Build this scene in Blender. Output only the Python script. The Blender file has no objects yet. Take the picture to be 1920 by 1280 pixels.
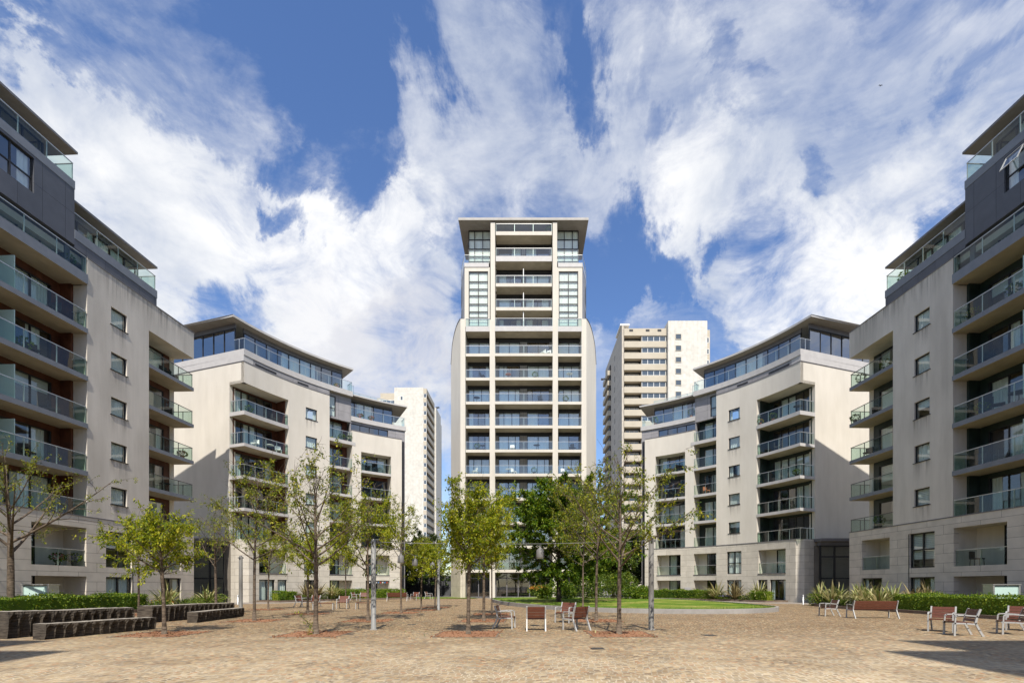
import bpy, math, random
from mathutils import Vector
R = math.radians
scene = bpy.context.scene
col = scene.collection

# ------------------------------------------------------------------ camera facts (17 mm shift lens, eye height 1.6 m)
F, CX, H, EYE, CAMX = 906.7, 988.0, 1096.0, 1.6, 0.43

def gpt(u, v):
    "ground point seen at photo pixel (u, v)"
    y = EYE * F / (v - H)
    return CAMX + (u - CX) / F * y, y

# ------------------------------------------------------------------ mesh builder
class MB:
    def __init__(self):
        self.v, self.f, self.uv, self.mi = [], [], [], []
    def face(self, pts, uvs=None, m=0):
        i = len(self.v)
        self.v.extend(pts)
        self.f.append(tuple(range(i, i + len(pts))))
        self.uv.append(uvs or [(p[0] + p[1], p[2]) for p in pts])
        self.mi.append(m)
    def box(self, x0, x1, y0, y1, z0, z1, m=0, rot=0, org=(0, 0, 0)):
        c, s = math.cos(rot), math.sin(rot)
        def T(x, y, z):
            return (org[0] + x * c - y * s, org[1] + x * s + y * c, org[2] + z)
        fbox(self, T, x0, x1, y0, y1, z0, z1, m)
    def tube(self, pts, rad, n=6, m=0, cap=True):
        pts = [Vector(p) for p in pts]
        if not hasattr(rad, '__len__'): rad = [rad] * len(pts)
        rings = []
        prev = None
        for i, p in enumerate(pts):
            t = (pts[min(i + 1, len(pts) - 1)] - pts[max(i - 1, 0)])
            if t.length < 1e-9: t = Vector((0, 0, 1))
            t.normalize()
            if prev is None:
                a = Vector((1, 0, 0)) if abs(t.x) < .9 else Vector((0, 1, 0))
            else:
                a = prev
            a = (a - t * a.dot(t)).normalized()
            prev = a
            b = t.cross(a)
            i0 = len(self.v)
            for k in range(n):
                an = 2 * math.pi * k / n
                q = p + (a * math.cos(an) + b * math.sin(an)) * rad[i]
                self.v.append((q.x, q.y, q.z))
            rings.append(i0)
        for i in range(len(rings) - 1):
            for k in range(n):
                k2 = (k + 1) % n
                self.f.append((rings[i] + k, rings[i] + k2, rings[i + 1] + k2, rings[i + 1] + k))
                self.uv.append([(k / n, i), (k2 / n, i), (k2 / n, i + 1), (k / n, i + 1)])
                self.mi.append(m)
        if cap:
            for r in (rings[0], rings[-1]):
                self.f.append(tuple(range(r, r + n)))
                self.uv.append([(0, 0)] * n)
                self.mi.append(m)
    def mesh(self, name, mats, smooth=False):
        me = bpy.data.meshes.new(name)
        me.from_pydata(self.v, [], self.f)
        uvl = me.uv_layers.new(name='UVMap')
        flat = []
        for f, u in zip(self.f, self.uv):
            for p in u: flat.extend((p[0], p[1]))
        uvl.data.foreach_set('uv', flat)
        if not isinstance(mats, (list, tuple)): mats = [mats]
        for m in mats: me.materials.append(m)
        me.polygons.foreach_set('material_index', self.mi)
        if smooth:
            me.polygons.foreach_set('use_smooth', [True] * len(self.f))
        me.update()
        return me
    def build(self, name, mats, parent=None, smooth=False, loc=None, rotz=0):
        o = bpy.data.objects.new(name, self.mesh(name, mats, smooth))
        col.objects.link(o)
        if loc is not None: o.location = loc; o.rotation_euler = (0, 0, rotz)
        if parent: o.parent = parent
        return o

def fbox(mb, T, s0, s1, o0, o1, z0, z1, m=0, mbot=None, n=1, mtop=None):
    ss = [s0 + (s1 - s0) * i / n for i in range(n + 1)]
    for a, b in zip(ss, ss[1:]):
        mb.face([T(a, o1, z0), T(b, o1, z0), T(b, o1, z1), T(a, o1, z1)], [(a, z0), (b, z0), (b, z1), (a, z1)], m)
        mb.face([T(b, o0, z0), T(a, o0, z0), T(a, o0, z1), T(b, o0, z1)], [(b, z0), (a, z0), (a, z1), (b, z1)], m)
        mb.face([T(a, o1, z1), T(b, o1, z1), T(b, o0, z1), T(a, o0, z1)], [(a, o1), (b, o1), (b, o0), (a, o0)], m if mtop is None else mtop)
        mb.face([T(a, o0, z0), T(b, o0, z0), T(b, o1, z0), T(a, o1, z0)], [(a, o0), (b, o0), (b, o1), (a, o1)], m if mbot is None else mbot)
    for s in (s0, s1):
        mb.face([T(s, o0, z0), T(s, o1, z0), T(s, o1, z1), T(s, o0, z1)], [(o0, z0), (o1, z0), (o1, z1), (o0, z1)], m)

def wallgrid(mb, T, s0, s1, z0, z1, ops, th, o=0.0, m=0, seg=None):
    ss = {s0, s1}; zs = {z0, z1}
    for a, b, c, d in ops:
        for q in (a, b):
            if s0 < q < s1: ss.add(q)
        for q in (c, d):
            if z0 < q < z1: zs.add(q)
    ss = sorted(ss); zs = sorted(zs)
    if seg:
        out = []
        for a, b in zip(ss, ss[1:]):
            n = max(1, math.ceil((b - a) / seg))
            out += [a + (b - a) * i / n for i in range(n)]
        ss = out + [ss[-1]]
    ns, nz = len(ss) - 1, len(zs) - 1
    def full(i, j):
        if i < 0 or j < 0 or i >= ns or j >= nz: return False
        x = (ss[i] + ss[i + 1]) / 2; z = (zs[j] + zs[j + 1]) / 2
        return not any(a < x < b and c < z < d for a, b, c, d in ops)
    ob = o - th
    for i in range(ns):
        for j in range(nz):
            if not full(i, j): continue
            a, b, c, d = ss[i], ss[i + 1], zs[j], zs[j + 1]
            mb.face([T(a, o, c), T(b, o, c), T(b, o, d), T(a, o, d)], [(a, c), (b, c), (b, d), (a, d)], m)
            mb.face([T(b, ob, c), T(a, ob, c), T(a, ob, d), T(b, ob, d)], [(b, c), (a, c), (a, d), (b, d)], m)
            if not full(i - 1, j): mb.face([T(a, ob, c), T(a, o, c), T(a, o, d), T(a, ob, d)], [(ob, c), (o, c), (o, d), (ob, d)], m)
            if not full(i + 1, j): mb.face([T(b, o, c), T(b, ob, c), T(b, ob, d), T(b, o, d)], [(o, c), (ob, c), (ob, d), (o, d)], m)
            if not full(i, j - 1): mb.face([T(a, ob, c), T(b, ob, c), T(b, o, c), T(a, o, c)], [(a, ob), (b, ob), (b, o), (a, o)], m)
            if not full(i, j + 1): mb.face([T(a, o, d), T(b, o, d), T(b, ob, d), T(a, ob, d)], [(a, o), (b, o), (b, ob), (a, ob)], m)

def empty(name, loc=(0, 0, 0)):
    o = bpy.data.objects.new(name, None)
    o.empty_display_size = .3
    o.location = loc
    col.objects.link(o)
    return o

def tag(o, label, cat, group=None, kind=None):
    o['label'] = label; o['category'] = cat
    if group: o['group'] = group
    if kind: o['kind'] = kind
    return o

def struct(o):
    o['kind'] = 'structure'
    return o

def copy_tree(root, loc=None, rotz=None):
    r = root.copy(); col.objects.link(r)
    if loc is not None: r.location = loc
    if rotz is not None: r.rotation_euler = (0, 0, rotz)
    for ch in list(root.children):
        c = ch.copy(); col.objects.link(c); c.parent = r
        for g in list(ch.children):
            d = g.copy(); col.objects.link(d); d.parent = c
    return r

# ------------------------------------------------------------------ materials
def new_mat(name):
    m = bpy.data.materials.new(name); m.use_nodes = True
    nt = m.node_tree
    for n in list(nt.nodes): nt.nodes.remove(n)
    out = nt.nodes.new('ShaderNodeOutputMaterial')
    return m, nt, out

def N(nt, t, **kw):
    n = nt.nodes.new(t)
    for k, v in kw.items():
        if k == 'inp':
            for a, b in v.items(): n.inputs[a].default_value = b
        else: setattr(n, k, v)
    return n

def rgba(c): return (c[0], c[1], c[2], 1)

def ramp(nt, stops, interp='LINEAR'):
    r = N(nt, 'ShaderNodeValToRGB')
    cr = r.color_ramp; cr.interpolation = interp
    while len(cr.elements) < len(stops): cr.elements.new(.5)
    for e, (p, c) in zip(cr.elements, stops):
        e.position = p; e.color = rgba(c)
    return r

def mat_noise(name, c1, c2, scale=3.0, rough=.8, bump=0.0, stretch=(1, 1, 1), spec=.3, metallic=0.0, detail=6, bscale=None, big=None, streak=None):
    "plain surface with two-tone mottling in world position; big = (scale, darkest factor) adds soft large stains"
    m, nt, out = new_mat(name)
    L = nt.links.new
    p = N(nt, 'ShaderNodeBsdfPrincipled')
    p.inputs['Roughness'].default_value = rough
    p.inputs['Specular IOR Level'].default_value = spec
    p.inputs['Metallic'].default_value = metallic
    g = N(nt, 'ShaderNodeNewGeometry')
    mp = N(nt, 'ShaderNodeMapping'); mp.inputs['Scale'].default_value = stretch
    L(g.outputs['Position'], mp.inputs['Vector'])
    n = N(nt, 'ShaderNodeTexNoise', inp={'Scale': scale, 'Detail': detail, 'Roughness': .6})
    L(mp.outputs[0], n.inputs['Vector'])
    r = ramp(nt, [(.3, c1), (.7, c2)])
    L(n.outputs['Fac'], r.inputs[0])
    colr = r.outputs[0]
    if big:
        n2 = N(nt, 'ShaderNodeTexNoise', inp={'Scale': big[0], 'Detail': 4})
        mp2 = N(nt, 'ShaderNodeMapping'); mp2.inputs['Scale'].default_value = big[2] if len(big) > 2 else (1, 1, 1)
        L(g.outputs['Position'], mp2.inputs['Vector']); L(mp2.outputs[0], n2.inputs['Vector'])
        r2 = ramp(nt, [(.35, (big[1],) * 3), (.6, (1, 1, 1))])
        L(n2.outputs['Fac'], r2.inputs[0])
        mx = N(nt, 'ShaderNodeMixRGB', blend_type='MULTIPLY'); mx.inputs[0].default_value = 1
        L(colr, mx.inputs[1]); L(r2.outputs[0], mx.inputs[2])
        colr = mx.outputs[0]
    if streak:                       # rain streaks run down the wall
        n4 = N(nt, 'ShaderNodeTexNoise', inp={'Scale': 1.0, 'Detail': 7, 'Roughness': .7})
        mp4 = N(nt, 'ShaderNodeMapping'); mp4.inputs['Scale'].default_value = (1.3, 1.3, .09)
        L(g.outputs['Position'], mp4.inputs['Vector']); L(mp4.outputs[0], n4.inputs['Vector'])
        r4 = ramp(nt, [(.34, (streak,) * 3), (.56, (1, 1, 1))]); L(n4.outputs['Fac'], r4.inputs[0])
        mx4 = N(nt, 'ShaderNodeMixRGB', blend_type='MULTIPLY'); mx4.inputs[0].default_value = 1
        L(colr, mx4.inputs[1]); L(r4.outputs[0], mx4.inputs[2]); colr = mx4.outputs[0]
    L(colr, p.inputs['Base Color'])
    if bump:
        n3 = N(nt, 'ShaderNodeTexNoise', inp={'Scale': bscale or scale * 6, 'Detail': 4})
        L(g.outputs['Position'], n3.inputs['Vector'])
        b = N(nt, 'ShaderNodeBump', inp={'Strength': bump, 'Distance': .02})
        L(n3.outputs['Fac'], b.inputs['Height']); L(b.outputs[0], p.inputs['Normal'])
    L(p.outputs[0], out.inputs[0])
    return m

def mat_panels(name, c1, c2, mortar, w, h, joint=.012, rough=.6, offset=0.0, spec=.3, metallic=0.0, scale_noise=1.5):
    "panel cladding with open joints, in wall metres (UV)"
    m, nt, out = new_mat(name); L = nt.links.new
    p = N(nt, 'ShaderNodeBsdfPrincipled')
    p.inputs['Roughness'].default_value = rough; p.inputs['Specular IOR Level'].default_value = spec
    p.inputs['Metallic'].default_value = metallic
    uv = N(nt, 'ShaderNodeUVMap'); uv.uv_map = 'UVMap'
    b = N(nt, 'ShaderNodeTexBrick', offset=offset, inp={'Scale': 1.0, 'Mortar Size': joint, 'Mortar Smooth': .1, 'Bias': 0, 'Brick Width': w, 'Row Height': h})
    b.inputs['Color1'].default_value = rgba(c1); b.inputs['Color2'].default_value = rgba(c2); b.inputs['Mortar'].default_value = rgba(mortar)
    L(uv.outputs[0], b.inputs['Vector'])
    g = N(nt, 'ShaderNodeNewGeometry')
    n = N(nt, 'ShaderNodeTexNoise', inp={'Scale': scale_noise, 'Detail': 6}); L(g.outputs['Position'], n.inputs['Vector'])
    r = ramp(nt, [(.3, (.86,) * 3), (.7, (1.06,) * 3)]); L(n.outputs['Fac'], r.inputs[0])
    mx = N(nt, 'ShaderNodeMixRGB', blend_type='MULTIPLY'); mx.inputs[0].default_value = 1
    L(b.outputs['Color'], mx.inputs[1]); L(r.outputs[0], mx.inputs[2]); L(mx.outputs[0], p.inputs['Base Color'])
    bp = N(nt, 'ShaderNodeBump', invert=True, inp={'Strength': .6, 'Distance': .01}); L(b.outputs['Fac'], bp.inputs['Height']); L(bp.outputs[0], p.inputs['Normal'])
    L(p.outputs[0], out.inputs[0])
    return m

def mat_glass(name, tint, base_refl, grazing=.85, rough=0.0, dark=None):
    m, nt, out = new_mat(name); L = nt.links.new
    t = N(nt, 'ShaderNodeBsdfTransparent'); t.inputs[0].default_value = rgba(tint)
    g = N(nt, 'ShaderNodeBsdfGlossy'); g.inputs['Color'].default_value = (1, 1, 1, 1); g.inputs['Roughness'].default_value = rough
    ge = N(nt, 'ShaderNodeNewGeometry')
    n = N(nt, 'ShaderNodeTexNoise', inp={'Scale': .55, 'Detail': 1}); L(ge.outputs['Position'], n.inputs['Vector'])
    bp = N(nt, 'ShaderNodeBump', inp={'Strength': .06, 'Distance': .05}); L(n.outputs['Fac'], bp.inputs['Height']); L(bp.outputs[0], g.inputs['Normal'])
    lw = N(nt, 'ShaderNodeLayerWeight', inp={'Blend': .35})
    mr = N(nt, 'ShaderNodeMapRange', inp={'From Min': 0.0, 'From Max': 1.0, 'To Min': base_refl, 'To Max': grazing})
    pw = N(nt, 'ShaderNodeMath', operation='POWER'); pw.inputs[1].default_value = 2.5
    L(lw.outputs['Facing'], pw.inputs[0]); L(pw.outputs[0], mr.inputs[0])
    mx = N(nt, 'ShaderNodeMixShader'); L(mr.outputs[0], mx.inputs[0]); L(t.outputs[0], mx.inputs[1]); L(g.outputs[0], mx.inputs[2])
    L(mx.outputs[0], out.inputs[0])
    return m

def mat_leaf(name, stops, trans=.35, rough=.5):
    m, nt, out = new_mat(name); L = nt.links.new
    g = N(nt, 'ShaderNodeNewGeometry')
    r = ramp(nt, stops); L(g.outputs['Random Per Island'], r.inputs[0])
    p = N(nt, 'ShaderNodeBsdfPrincipled'); p.inputs['Roughness'].default_value = rough; p.inputs['Specular IOR Level'].default_value = .25
    L(r.outputs[0], p.inputs['Base Color'])
    t = N(nt, 'ShaderNodeBsdfTranslucent')
    hs = N(nt, 'ShaderNodeHueSaturation', inp={'Hue': .495, 'Saturation': 1.1, 'Value': 1.5}); L(r.outputs[0], hs.inputs['Color']); L(hs.outputs[0], t.inputs[0])
    mx = N(nt, 'ShaderNodeMixShader'); mx.inputs[0].default_value = trans
    L(p.outputs[0], mx.inputs[1]); L(t.outputs[0], mx.inputs[2]); L(mx.outputs[0], out.inputs[0])
    return m

def mat_paving():
    m, nt, out = new_mat('granite_setts'); L = nt.links.new
    p = N(nt, 'ShaderNodeBsdfPrincipled'); p.inputs['Roughness'].default_value = .75; p.inputs['Specular IOR Level'].default_value = .25
    g = N(nt, 'ShaderNodeNewGeometry'); sx = N(nt, 'ShaderNodeSeparateXYZ'); L(g.outputs['Position'], sx.inputs[0])
    def M(op, a, b=None, c=None):
        n = N(nt, 'ShaderNodeMath', operation=op)
        for i, q in enumerate((a, b, c)):
            if q is None: continue
            if isinstance(q, (int, float)): n.inputs[i].default_value = q
            else: L(q, n.inputs[i])
        return n.outputs[0]
    X, Y = sx.outputs[0], sx.outputs[1]
    W = 2.7
    # segmental arcs: each column of setts bows upward
    xl = M('SUBTRACT', M('FRACT', M('DIVIDE', M('ADD', X, 50.0 + W * .5), W)), .5)
    arc = M('MULTIPLY', M('MULTIPLY', xl, xl), 1.9)
    fan = M('LESS_THAN', Y, 12.6)
    ya = M('ADD', Y, M('MULTIPLY', arc, fan))
    # wobble
    wn = N(nt, 'ShaderNodeTexNoise', inp={'Scale': 3.0, 'Detail': 2}); L(g.outputs['Position'], wn.inputs['Vector'])
    wb = M('MULTIPLY', M('SUBTRACT', wn.outputs['Fac'], .5), .16)
    row = N(nt, 'ShaderNodeTexWhiteNoise', noise_dimensions='1D'); L(M('FLOOR', M('DIVIDE', M('ADD', ya, wb), .112)), row.inputs['W'])
    cmb = N(nt, 'ShaderNodeCombineXYZ'); L(M('ADD', M('ADD', X, wb), M('MULTIPLY', row.outputs['Value'], .125)), cmb.inputs[0]); L(M('ADD', ya, wb), cmb.inputs[1])
    b = N(nt, 'ShaderNodeTexBrick', offset=0.0, inp={'Scale': 1.0, 'Mortar Size': .012, 'Mortar Smooth': .1, 'Bias': 0, 'Brick Width': .125, 'Row Height': .112})
    b.inputs['Color1'].default_value = (0, 0, 0, 1); b.inputs['Color2'].default_value = (1, 1, 1, 1); b.inputs['Mortar'].default_value = (.5, .5, .5, 1)
    L(cmb.outputs[0], b.inputs['Vector'])
    r = ramp(nt, [(0, (.195, .135, .075)), (.16, (.265, .19, .108)), (.32, (.115, .082, .054)), (.44, (.33, .25, .152)), (.56, (.205, .145, .083)), (.68, (.165, .14, .108)), (.8, (.37, .295, .195)), (.9, (.25, .13, .062)), (1, (.13, .098, .066))])
    L(b.outputs['Color'], r.inputs[0])
    n2 = N(nt, 'ShaderNodeTexNoise', inp={'Scale': .35, 'Detail': 5, 'Roughness': .65}); L(g.outputs['Position'], n2.inputs['Vector'])
    r2 = ramp(nt, [(.28, (.78, .75, .68)), (.42, (1.10, 1.07, 1.0)), (.55, (1.22, 1.20, 1.12)), (.75, (1.40, 1.38, 1.30))]); L(n2.outputs['Fac'], r2.inputs[0])
    mx = N(nt, 'ShaderNodeMixRGB', blend_type='MULTIPLY'); mx.inputs[0].default_value = 1; L(r.outputs[0], mx.inputs[1]); L(r2.outputs[0], mx.inputs[2])
    # worn pale foreground setts with light jointing
    n5 = N(nt, 'ShaderNodeTexNoise', inp={'Scale': .55, 'Detail': 4, 'Roughness': .6}); L(g.outputs['Position'], n5.inputs['Vector'])
    fade = N(nt, 'ShaderNodeMapRange', inp={'From Min': 18.0, 'From Max': 8.0, 'To Min': 0.0, 'To Max': 1.0}); L(Y, fade.inputs[0])
    pr = ramp(nt, [(.38, (0, 0, 0)), (.66, (1, 1, 1))]); L(n5.outputs['Fac'], pr.inputs[0])
    pf = M('MULTIPLY', M('MULTIPLY', fade.outputs[0], pr.outputs[0]), .30)
    mxp = N(nt, 'ShaderNodeMixRGB'); mxp.inputs[2].default_value = (.52, .44, .29, 1); L(pf, mxp.inputs[0]); L(mx.outputs[0], mxp.inputs[1])
    jc = N(nt, 'ShaderNodeMixRGB'); jc.inputs[1].default_value = (.11, .08, .05, 1); jc.inputs[2].default_value = (.58, .495, .365, 1)
    jf = M('MULTIPLY', fade.outputs[0], M('ADD', M('MULTIPLY', pr.outputs[0], .5), .4)); L(jf, jc.inputs[0])
    mx2 = N(nt, 'ShaderNodeMixRGB'); L(b.outputs['Fac'], mx2.inputs[0]); L(mxp.outputs[0], mx2.inputs[1]); L(jc.outputs[0], mx2.inputs[2])
    L(mx2.outputs[0], p.inputs['Base Color'])
    bp = N(nt, 'ShaderNodeBump', invert=True, inp={'Strength': .5, 'Distance': .01}); L(b.outputs['Fac'], bp.inputs['Height']); L(bp.outputs[0], p.inputs['Normal'])
    L(p.outputs[0], out.inputs[0])
    return m

M = {}
def mat_pane_dark():
    m, nt, out = new_mat('distant_window_pane'); p = N(nt, 'ShaderNodeBsdfPrincipled')
    p.inputs['Base Color'].default_value = (.07, .09, .11, 1); p.inputs['Roughness'].default_value = .06; p.inputs['Specular IOR Level'].default_value = .9
    nt.links.new(p.outputs[0], out.inputs[0]); return m
M['pane_dark'] = mat_pane_dark()
M['render'] = mat_noise('white_render', (.595, .555, .485), (.65, .61, .54), 1.1, .9, .25, (1, 1, .35), .15, bscale=14, big=(.35, .93, (1, 1, .5)), streak=.95)
M['render_grey'] = mat_noise('grey_render', (.615, .565, .49), (.67, .62, .545), 1.0, .9, .3, (1, 1, .3), .15, bscale=10, big=(.5, .86, (1, 1, .3)), streak=.91)
M['stone'] = mat_panels('stone_cladding', (.52, .48, .41), (.565, .525, .455), (.16, .135, .105), 2.3, .62, .009, .75, .5, .2)
M['stone_near'] = mat_panels('stone_cladding_near', (.585, .53, .45), (.635, .58, .50), (.13, .11, .088), 2.4, .6, .008, .75, .5, .2)
M['slate'] = mat_panels('slate_panels', (.085, .09, .105), (.10, .105, .122), (.03, .032, .04), 1.3, 2.0, .012, .45, 0, .4)
M['slate_mid'] = mat_panels('zinc_panels', (.26, .25, .255), (.29, .28, .285), (.12, .12, .125), 1.3, 1.3, .012, .5, 0, .4)
M['fascia_near'] = mat_noise('blue_grey_metal', (.16, .175, .20), (.20, .215, .24), 2, .5, 0, (1, 1, 1), .4)
M['fascia_mid'] = mat_noise('pale_grey_metal', (.42, .405, .395), (.48, .465, .45), 2, .55, 0, (1, 1, 1), .35)
M['fascia_dark'] = mat_noise('dark_grey_metal', (.13, .125, .135), (.17, .165, .175), 2, .5, 0, (1, 1, 1), .4)
M['soffit'] = mat_noise('cream_soffit', (.43, .375, .285), (.49, .43, .335), 1.5, .85, 0, (1, 1, 1), .15, big=(.7, .85))
M['soffit_dark'] = mat_noise('brown_soffit', (.27, .245, .215), (.33, .30, .265), 1.5, .7, 0, (1, 1, 1), .2)
M['rust'] = mat_noise('rust_brown_panel', (.075, .026, .014), (.135, .048, .024), 2.2, .6, 0, (1, 1, .4), .3, big=(1.5, .6))
M['green'] = mat_noise('dark_green_panel', (.012, .026, .023), (.02, .038, .033), 2.2, .4, 0, (1, 1, .4), .5, big=(1.5, .6))
M['frame'] = mat_noise('black_frame', (.014, .014, .016), (.024, .024, .026), 4, .45, 0, (1, 1, 1), .4)
M['rail'] = mat_noise('brushed_steel', (.52, .52, .50), (.6, .6, .58), 20, .35, 0, (1, 1, 1), .5, metallic=.7)
M['rail_dark'] = mat_noise('dark_steel', (.09, .09, .09), (.12, .12, .12), 20, .4, 0, (1, 1, 1), .5, metallic=.4)
M['pane'] = mat_glass('window_pane', (.80, .88, .87), .11, .75)
M['pane_sky'] = mat_glass('window_pane_reflective', (.82, .90, .91), .20, .75)
M['pane_blue'] = mat_glass('penthouse_pane', (.2, .28, .36), .30, .7)
M['bal_glass'] = mat_glass('balustrade_glass', (.72, .83, .785), .045, .22)
M['bal_glass_pale'] = mat_glass('balustrade_glass_pale', (.86, .95, .925), .10, .4)
M['pane_clear'] = mat_glass('window_pane_clear', (.93, .98, .96), .09, .6)
M['frost'] = mat_noise('frosted_glass', (.46, .62, .58), (.50, .66, .61), .8, .35, 0, (1, 1, 1), .5)
M['curtain'] = mat_noise('white_curtain', (.72, .72, .68), (.82, .82, .78), 3, .9, 0, (1, 1, .1), .1)
M['blind'] = mat_panels('roller_blind', (.72, .73, .7), (.76, .77, .74), (.42, .43, .42), 9.0, .12, .012, .8, 0, .2)
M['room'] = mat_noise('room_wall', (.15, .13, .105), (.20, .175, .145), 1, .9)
M['concrete'] = mat_noise('concrete', (.38, .36, .33), (.45, .43, .4), 2, .9, .2)
M['tower_white'] = mat_noise('tower_render', (.575, .535, .465), (.625, .585, .51), .8, .85, .1, (1, 1, .3), .2, big=(.25, .94, (1, 1, .3)), streak=.94)
M['tower_stone'] = mat_panels('tower_stone', (.52, .462, .375), (.57, .51, .42), (.3, .27, .23), 1.5, 1.48, .012, .8, 0, .2)
M['tower_grey'] = mat_panels('grey_ribbed_panel', (.25, .235, .21), (.29, .27, .245), (.16, .15, .14), .22, 9, .02, .6, 0, .3)
M['est_white'] = mat_panels('estate_white_panel', (.60, .575, .515), (.63, .605, .545), (.58, .54, .47), .9, 2.7, .03, .85, 0, .15)
M['est_beige'] = mat_noise('estate_beige_band', (.45, .40, .315), (.51, .455, .365), .5, .9)
M['est_side'] = mat_panels('estate_side_panel', (.50, .45, .38), (.54, .49, .42), (.34, .31, .26), 2.6, 2.7, .04, .85, 0, .15)
M['white'] = mat_noise('white_paint', (.78, .78, .76), (.83, .83, .81), 3, .5)
M['wood'] = mat_noise('mahogany_slats', (.095, .032, .019), (.165, .058, .034), 6, .4, .1, (1, 8, 8), .45)
M['alu'] = mat_noise('cast_aluminium', (.34, .34, .33), (.42, .42, .41), 8, .45, 0, (1, 1, 1), .4)
M['lamp_grey'] = mat_noise('lamp_grey', (.13, .125, .12), (.16, .155, .15), 4, .55, 0, (1, 1, 1), .35)
M['pole'] = mat_noise('galvanised_pole', (.19, .19, .185), (.225, .225, .218), 5, .55, .0, (1, 1, .4), .35)
M['pole_dark'] = mat_noise('shade_mottled_pole', (.115, .11, .10), (.165, .158, .147), 4, .6, .05, (1, 1, .5), .3)  # darker post steel; the mottling puts tree shadow into its colour
M['timber'] = mat_noise('charred_oak', (.019, .015, .012), (.12, .099, .077), 3.2, .85, .6, (1, 1, 7), .2, bscale=30, detail=9)
M['timber_top'] = mat_noise('weathered_oak', (.16, .142, .118), (.32, .29, .245), 3, .85, .8, (5, 1, 5), .2, bscale=24, detail=9)
M['bark'] = mat_noise('tree_bark', (.045, .033, .024), (.19, .148, .11), 5, .9, .8, (1, 1, 3.5), .15, bscale=22, detail=8)
M['bark_dark'] = mat_noise('dark_bark', (.03, .023, .018), (.07, .055, .042), 7, .9, .6, (1, 1, 2), .15, bscale=20)
M['leaf'] = mat_leaf('cherry_leaf', [(0, (.055, .10, .008)), (.35, (.155, .205, .013)), (.7, (.30, .325, .02)), (1, (.46, .43, .04))], .4)
M['leaf_sparse'] = mat_leaf('cherry_leaf_thin', [(0, (.04, .07, .009)), (.4, (.12, .16, .014)), (.75, (.25, .27, .024)), (1, (.42, .38, .05))], .36)
M['leaf_dark'] = mat_leaf('dark_leaf', [(0, (.025, .06, .007)), (.45, (.07, .135, .012)), (.78, (.15, .22, .018)), (1, (.27, .31, .03))], .32)
M['leaf_shrub'] = mat_leaf('shrub_leaf', [(0, (.035, .07, .010)), (.5, (.08, .13, .015)), (1, (.19, .23, .03))], .3)
M['leaf_hedge'] = mat_leaf('hedge_leaf', [(0, (.03, .07, .008)), (.4, (.08, .15, .013)), (.75, (.17, .24, .02)), (1, (.32, .36, .045))], .3)
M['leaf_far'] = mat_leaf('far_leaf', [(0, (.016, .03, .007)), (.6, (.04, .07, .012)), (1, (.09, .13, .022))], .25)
M['blade'] = mat_leaf('flax_blade', [(0, (.08, .12, .03)), (.3, (.20, .23, .07)), (.55, (.38, .36, .16)), (.75, (.56, .51, .29)), (.9, (.20, .18, .07)), (1, (.12, .07, .035))], .2)
M['blade_dark'] = mat_leaf('bronze_flax_blade', [(0, (.06, .05, .025)), (.4, (.15, .12, .055)), (.75, (.32, .27, .13)), (1, (.46, .40, .22))], .2)
M['petal'] = mat_leaf('pink_petal', [(0, (.55, .06, .12)), (.6, (.7, .12, .2)), (1, (.8, .3, .35))], .2)
M['petal_orange'] = mat_leaf('orange_petal', [(0, (.45, .16, .03)), (.6, (.6, .25, .05)), (1, (.65, .4, .1))], .2)
M['petal_violet'] = mat_leaf('violet_petal', [(0, (.16, .10, .38)), (.6, (.25, .18, .5)), (1, (.42, .36, .62))], .2)
M['gravel'] = mat_noise('red_gravel', (.21, .105, .058), (.33, .178, .105), 18, .95, .6, (1, 1, 1), .1, bscale=60, detail=8, big=(.8, .75))
M['kerb'] = mat_noise('grey_kerb', (.28, .265, .25), (.34, .325, .305), 5, .8, .1, big=(.6, .85))
M['soil'] = mat_noise('soil', (.05, .035, .022), (.10, .07, .045), 6, .95, .6, bscale=20)
M['brickedge'] = mat_panels('brick_edging', (.18, .13, .095), (.23, .17, .125), (.1, .09, .075), .22, .075, .008, .85, .5, .2)
M['ground'] = mat_noise('far_ground', (.16, .15, .13), (.22, .2, .175), .3, .95)
M['slabs'] = mat_panels('pale_paving_slab', (.47, .43, .37), (.53, .49, .42), (.25, .22, .19), .6, .6, .008, .85, .5, .2)
M['drain'] = mat_noise('dark_drain', (.035, .033, .03), (.06, .055, .05), 6, .7)
M['paving'] = mat_paving()
M['terracotta'] = mat_noise('terracotta', (.38, .14, .07), (.46, .19, .1), 6, .8)
M['dark_pot'] = mat_noise('dark_pot', (.03, .03, .032), (.05, .05, .052), 6, .6)
M['wicker'] = mat_noise('dark_wicker', (.02, .02, .022), (.05, .048, .045), 18, .8, .5, bscale=40)
M['hoarding'] = mat_noise('dark_fence', (.06, .062, .066), (.08, .082, .088), 1.5, .7)
M['flag_red'] = mat_noise('red_cloth', (.5, .04, .04), (.6, .06, .06), 3, .9)
M['flag_white'] = mat_noise('white_cloth', (.75, .75, .75), (.8, .8, .8), 3, .9)
M['flag_blue'] = mat_noise('blue_cloth', (.05, .2, .5), (.07, .25, .6), 3, .9)

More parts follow.
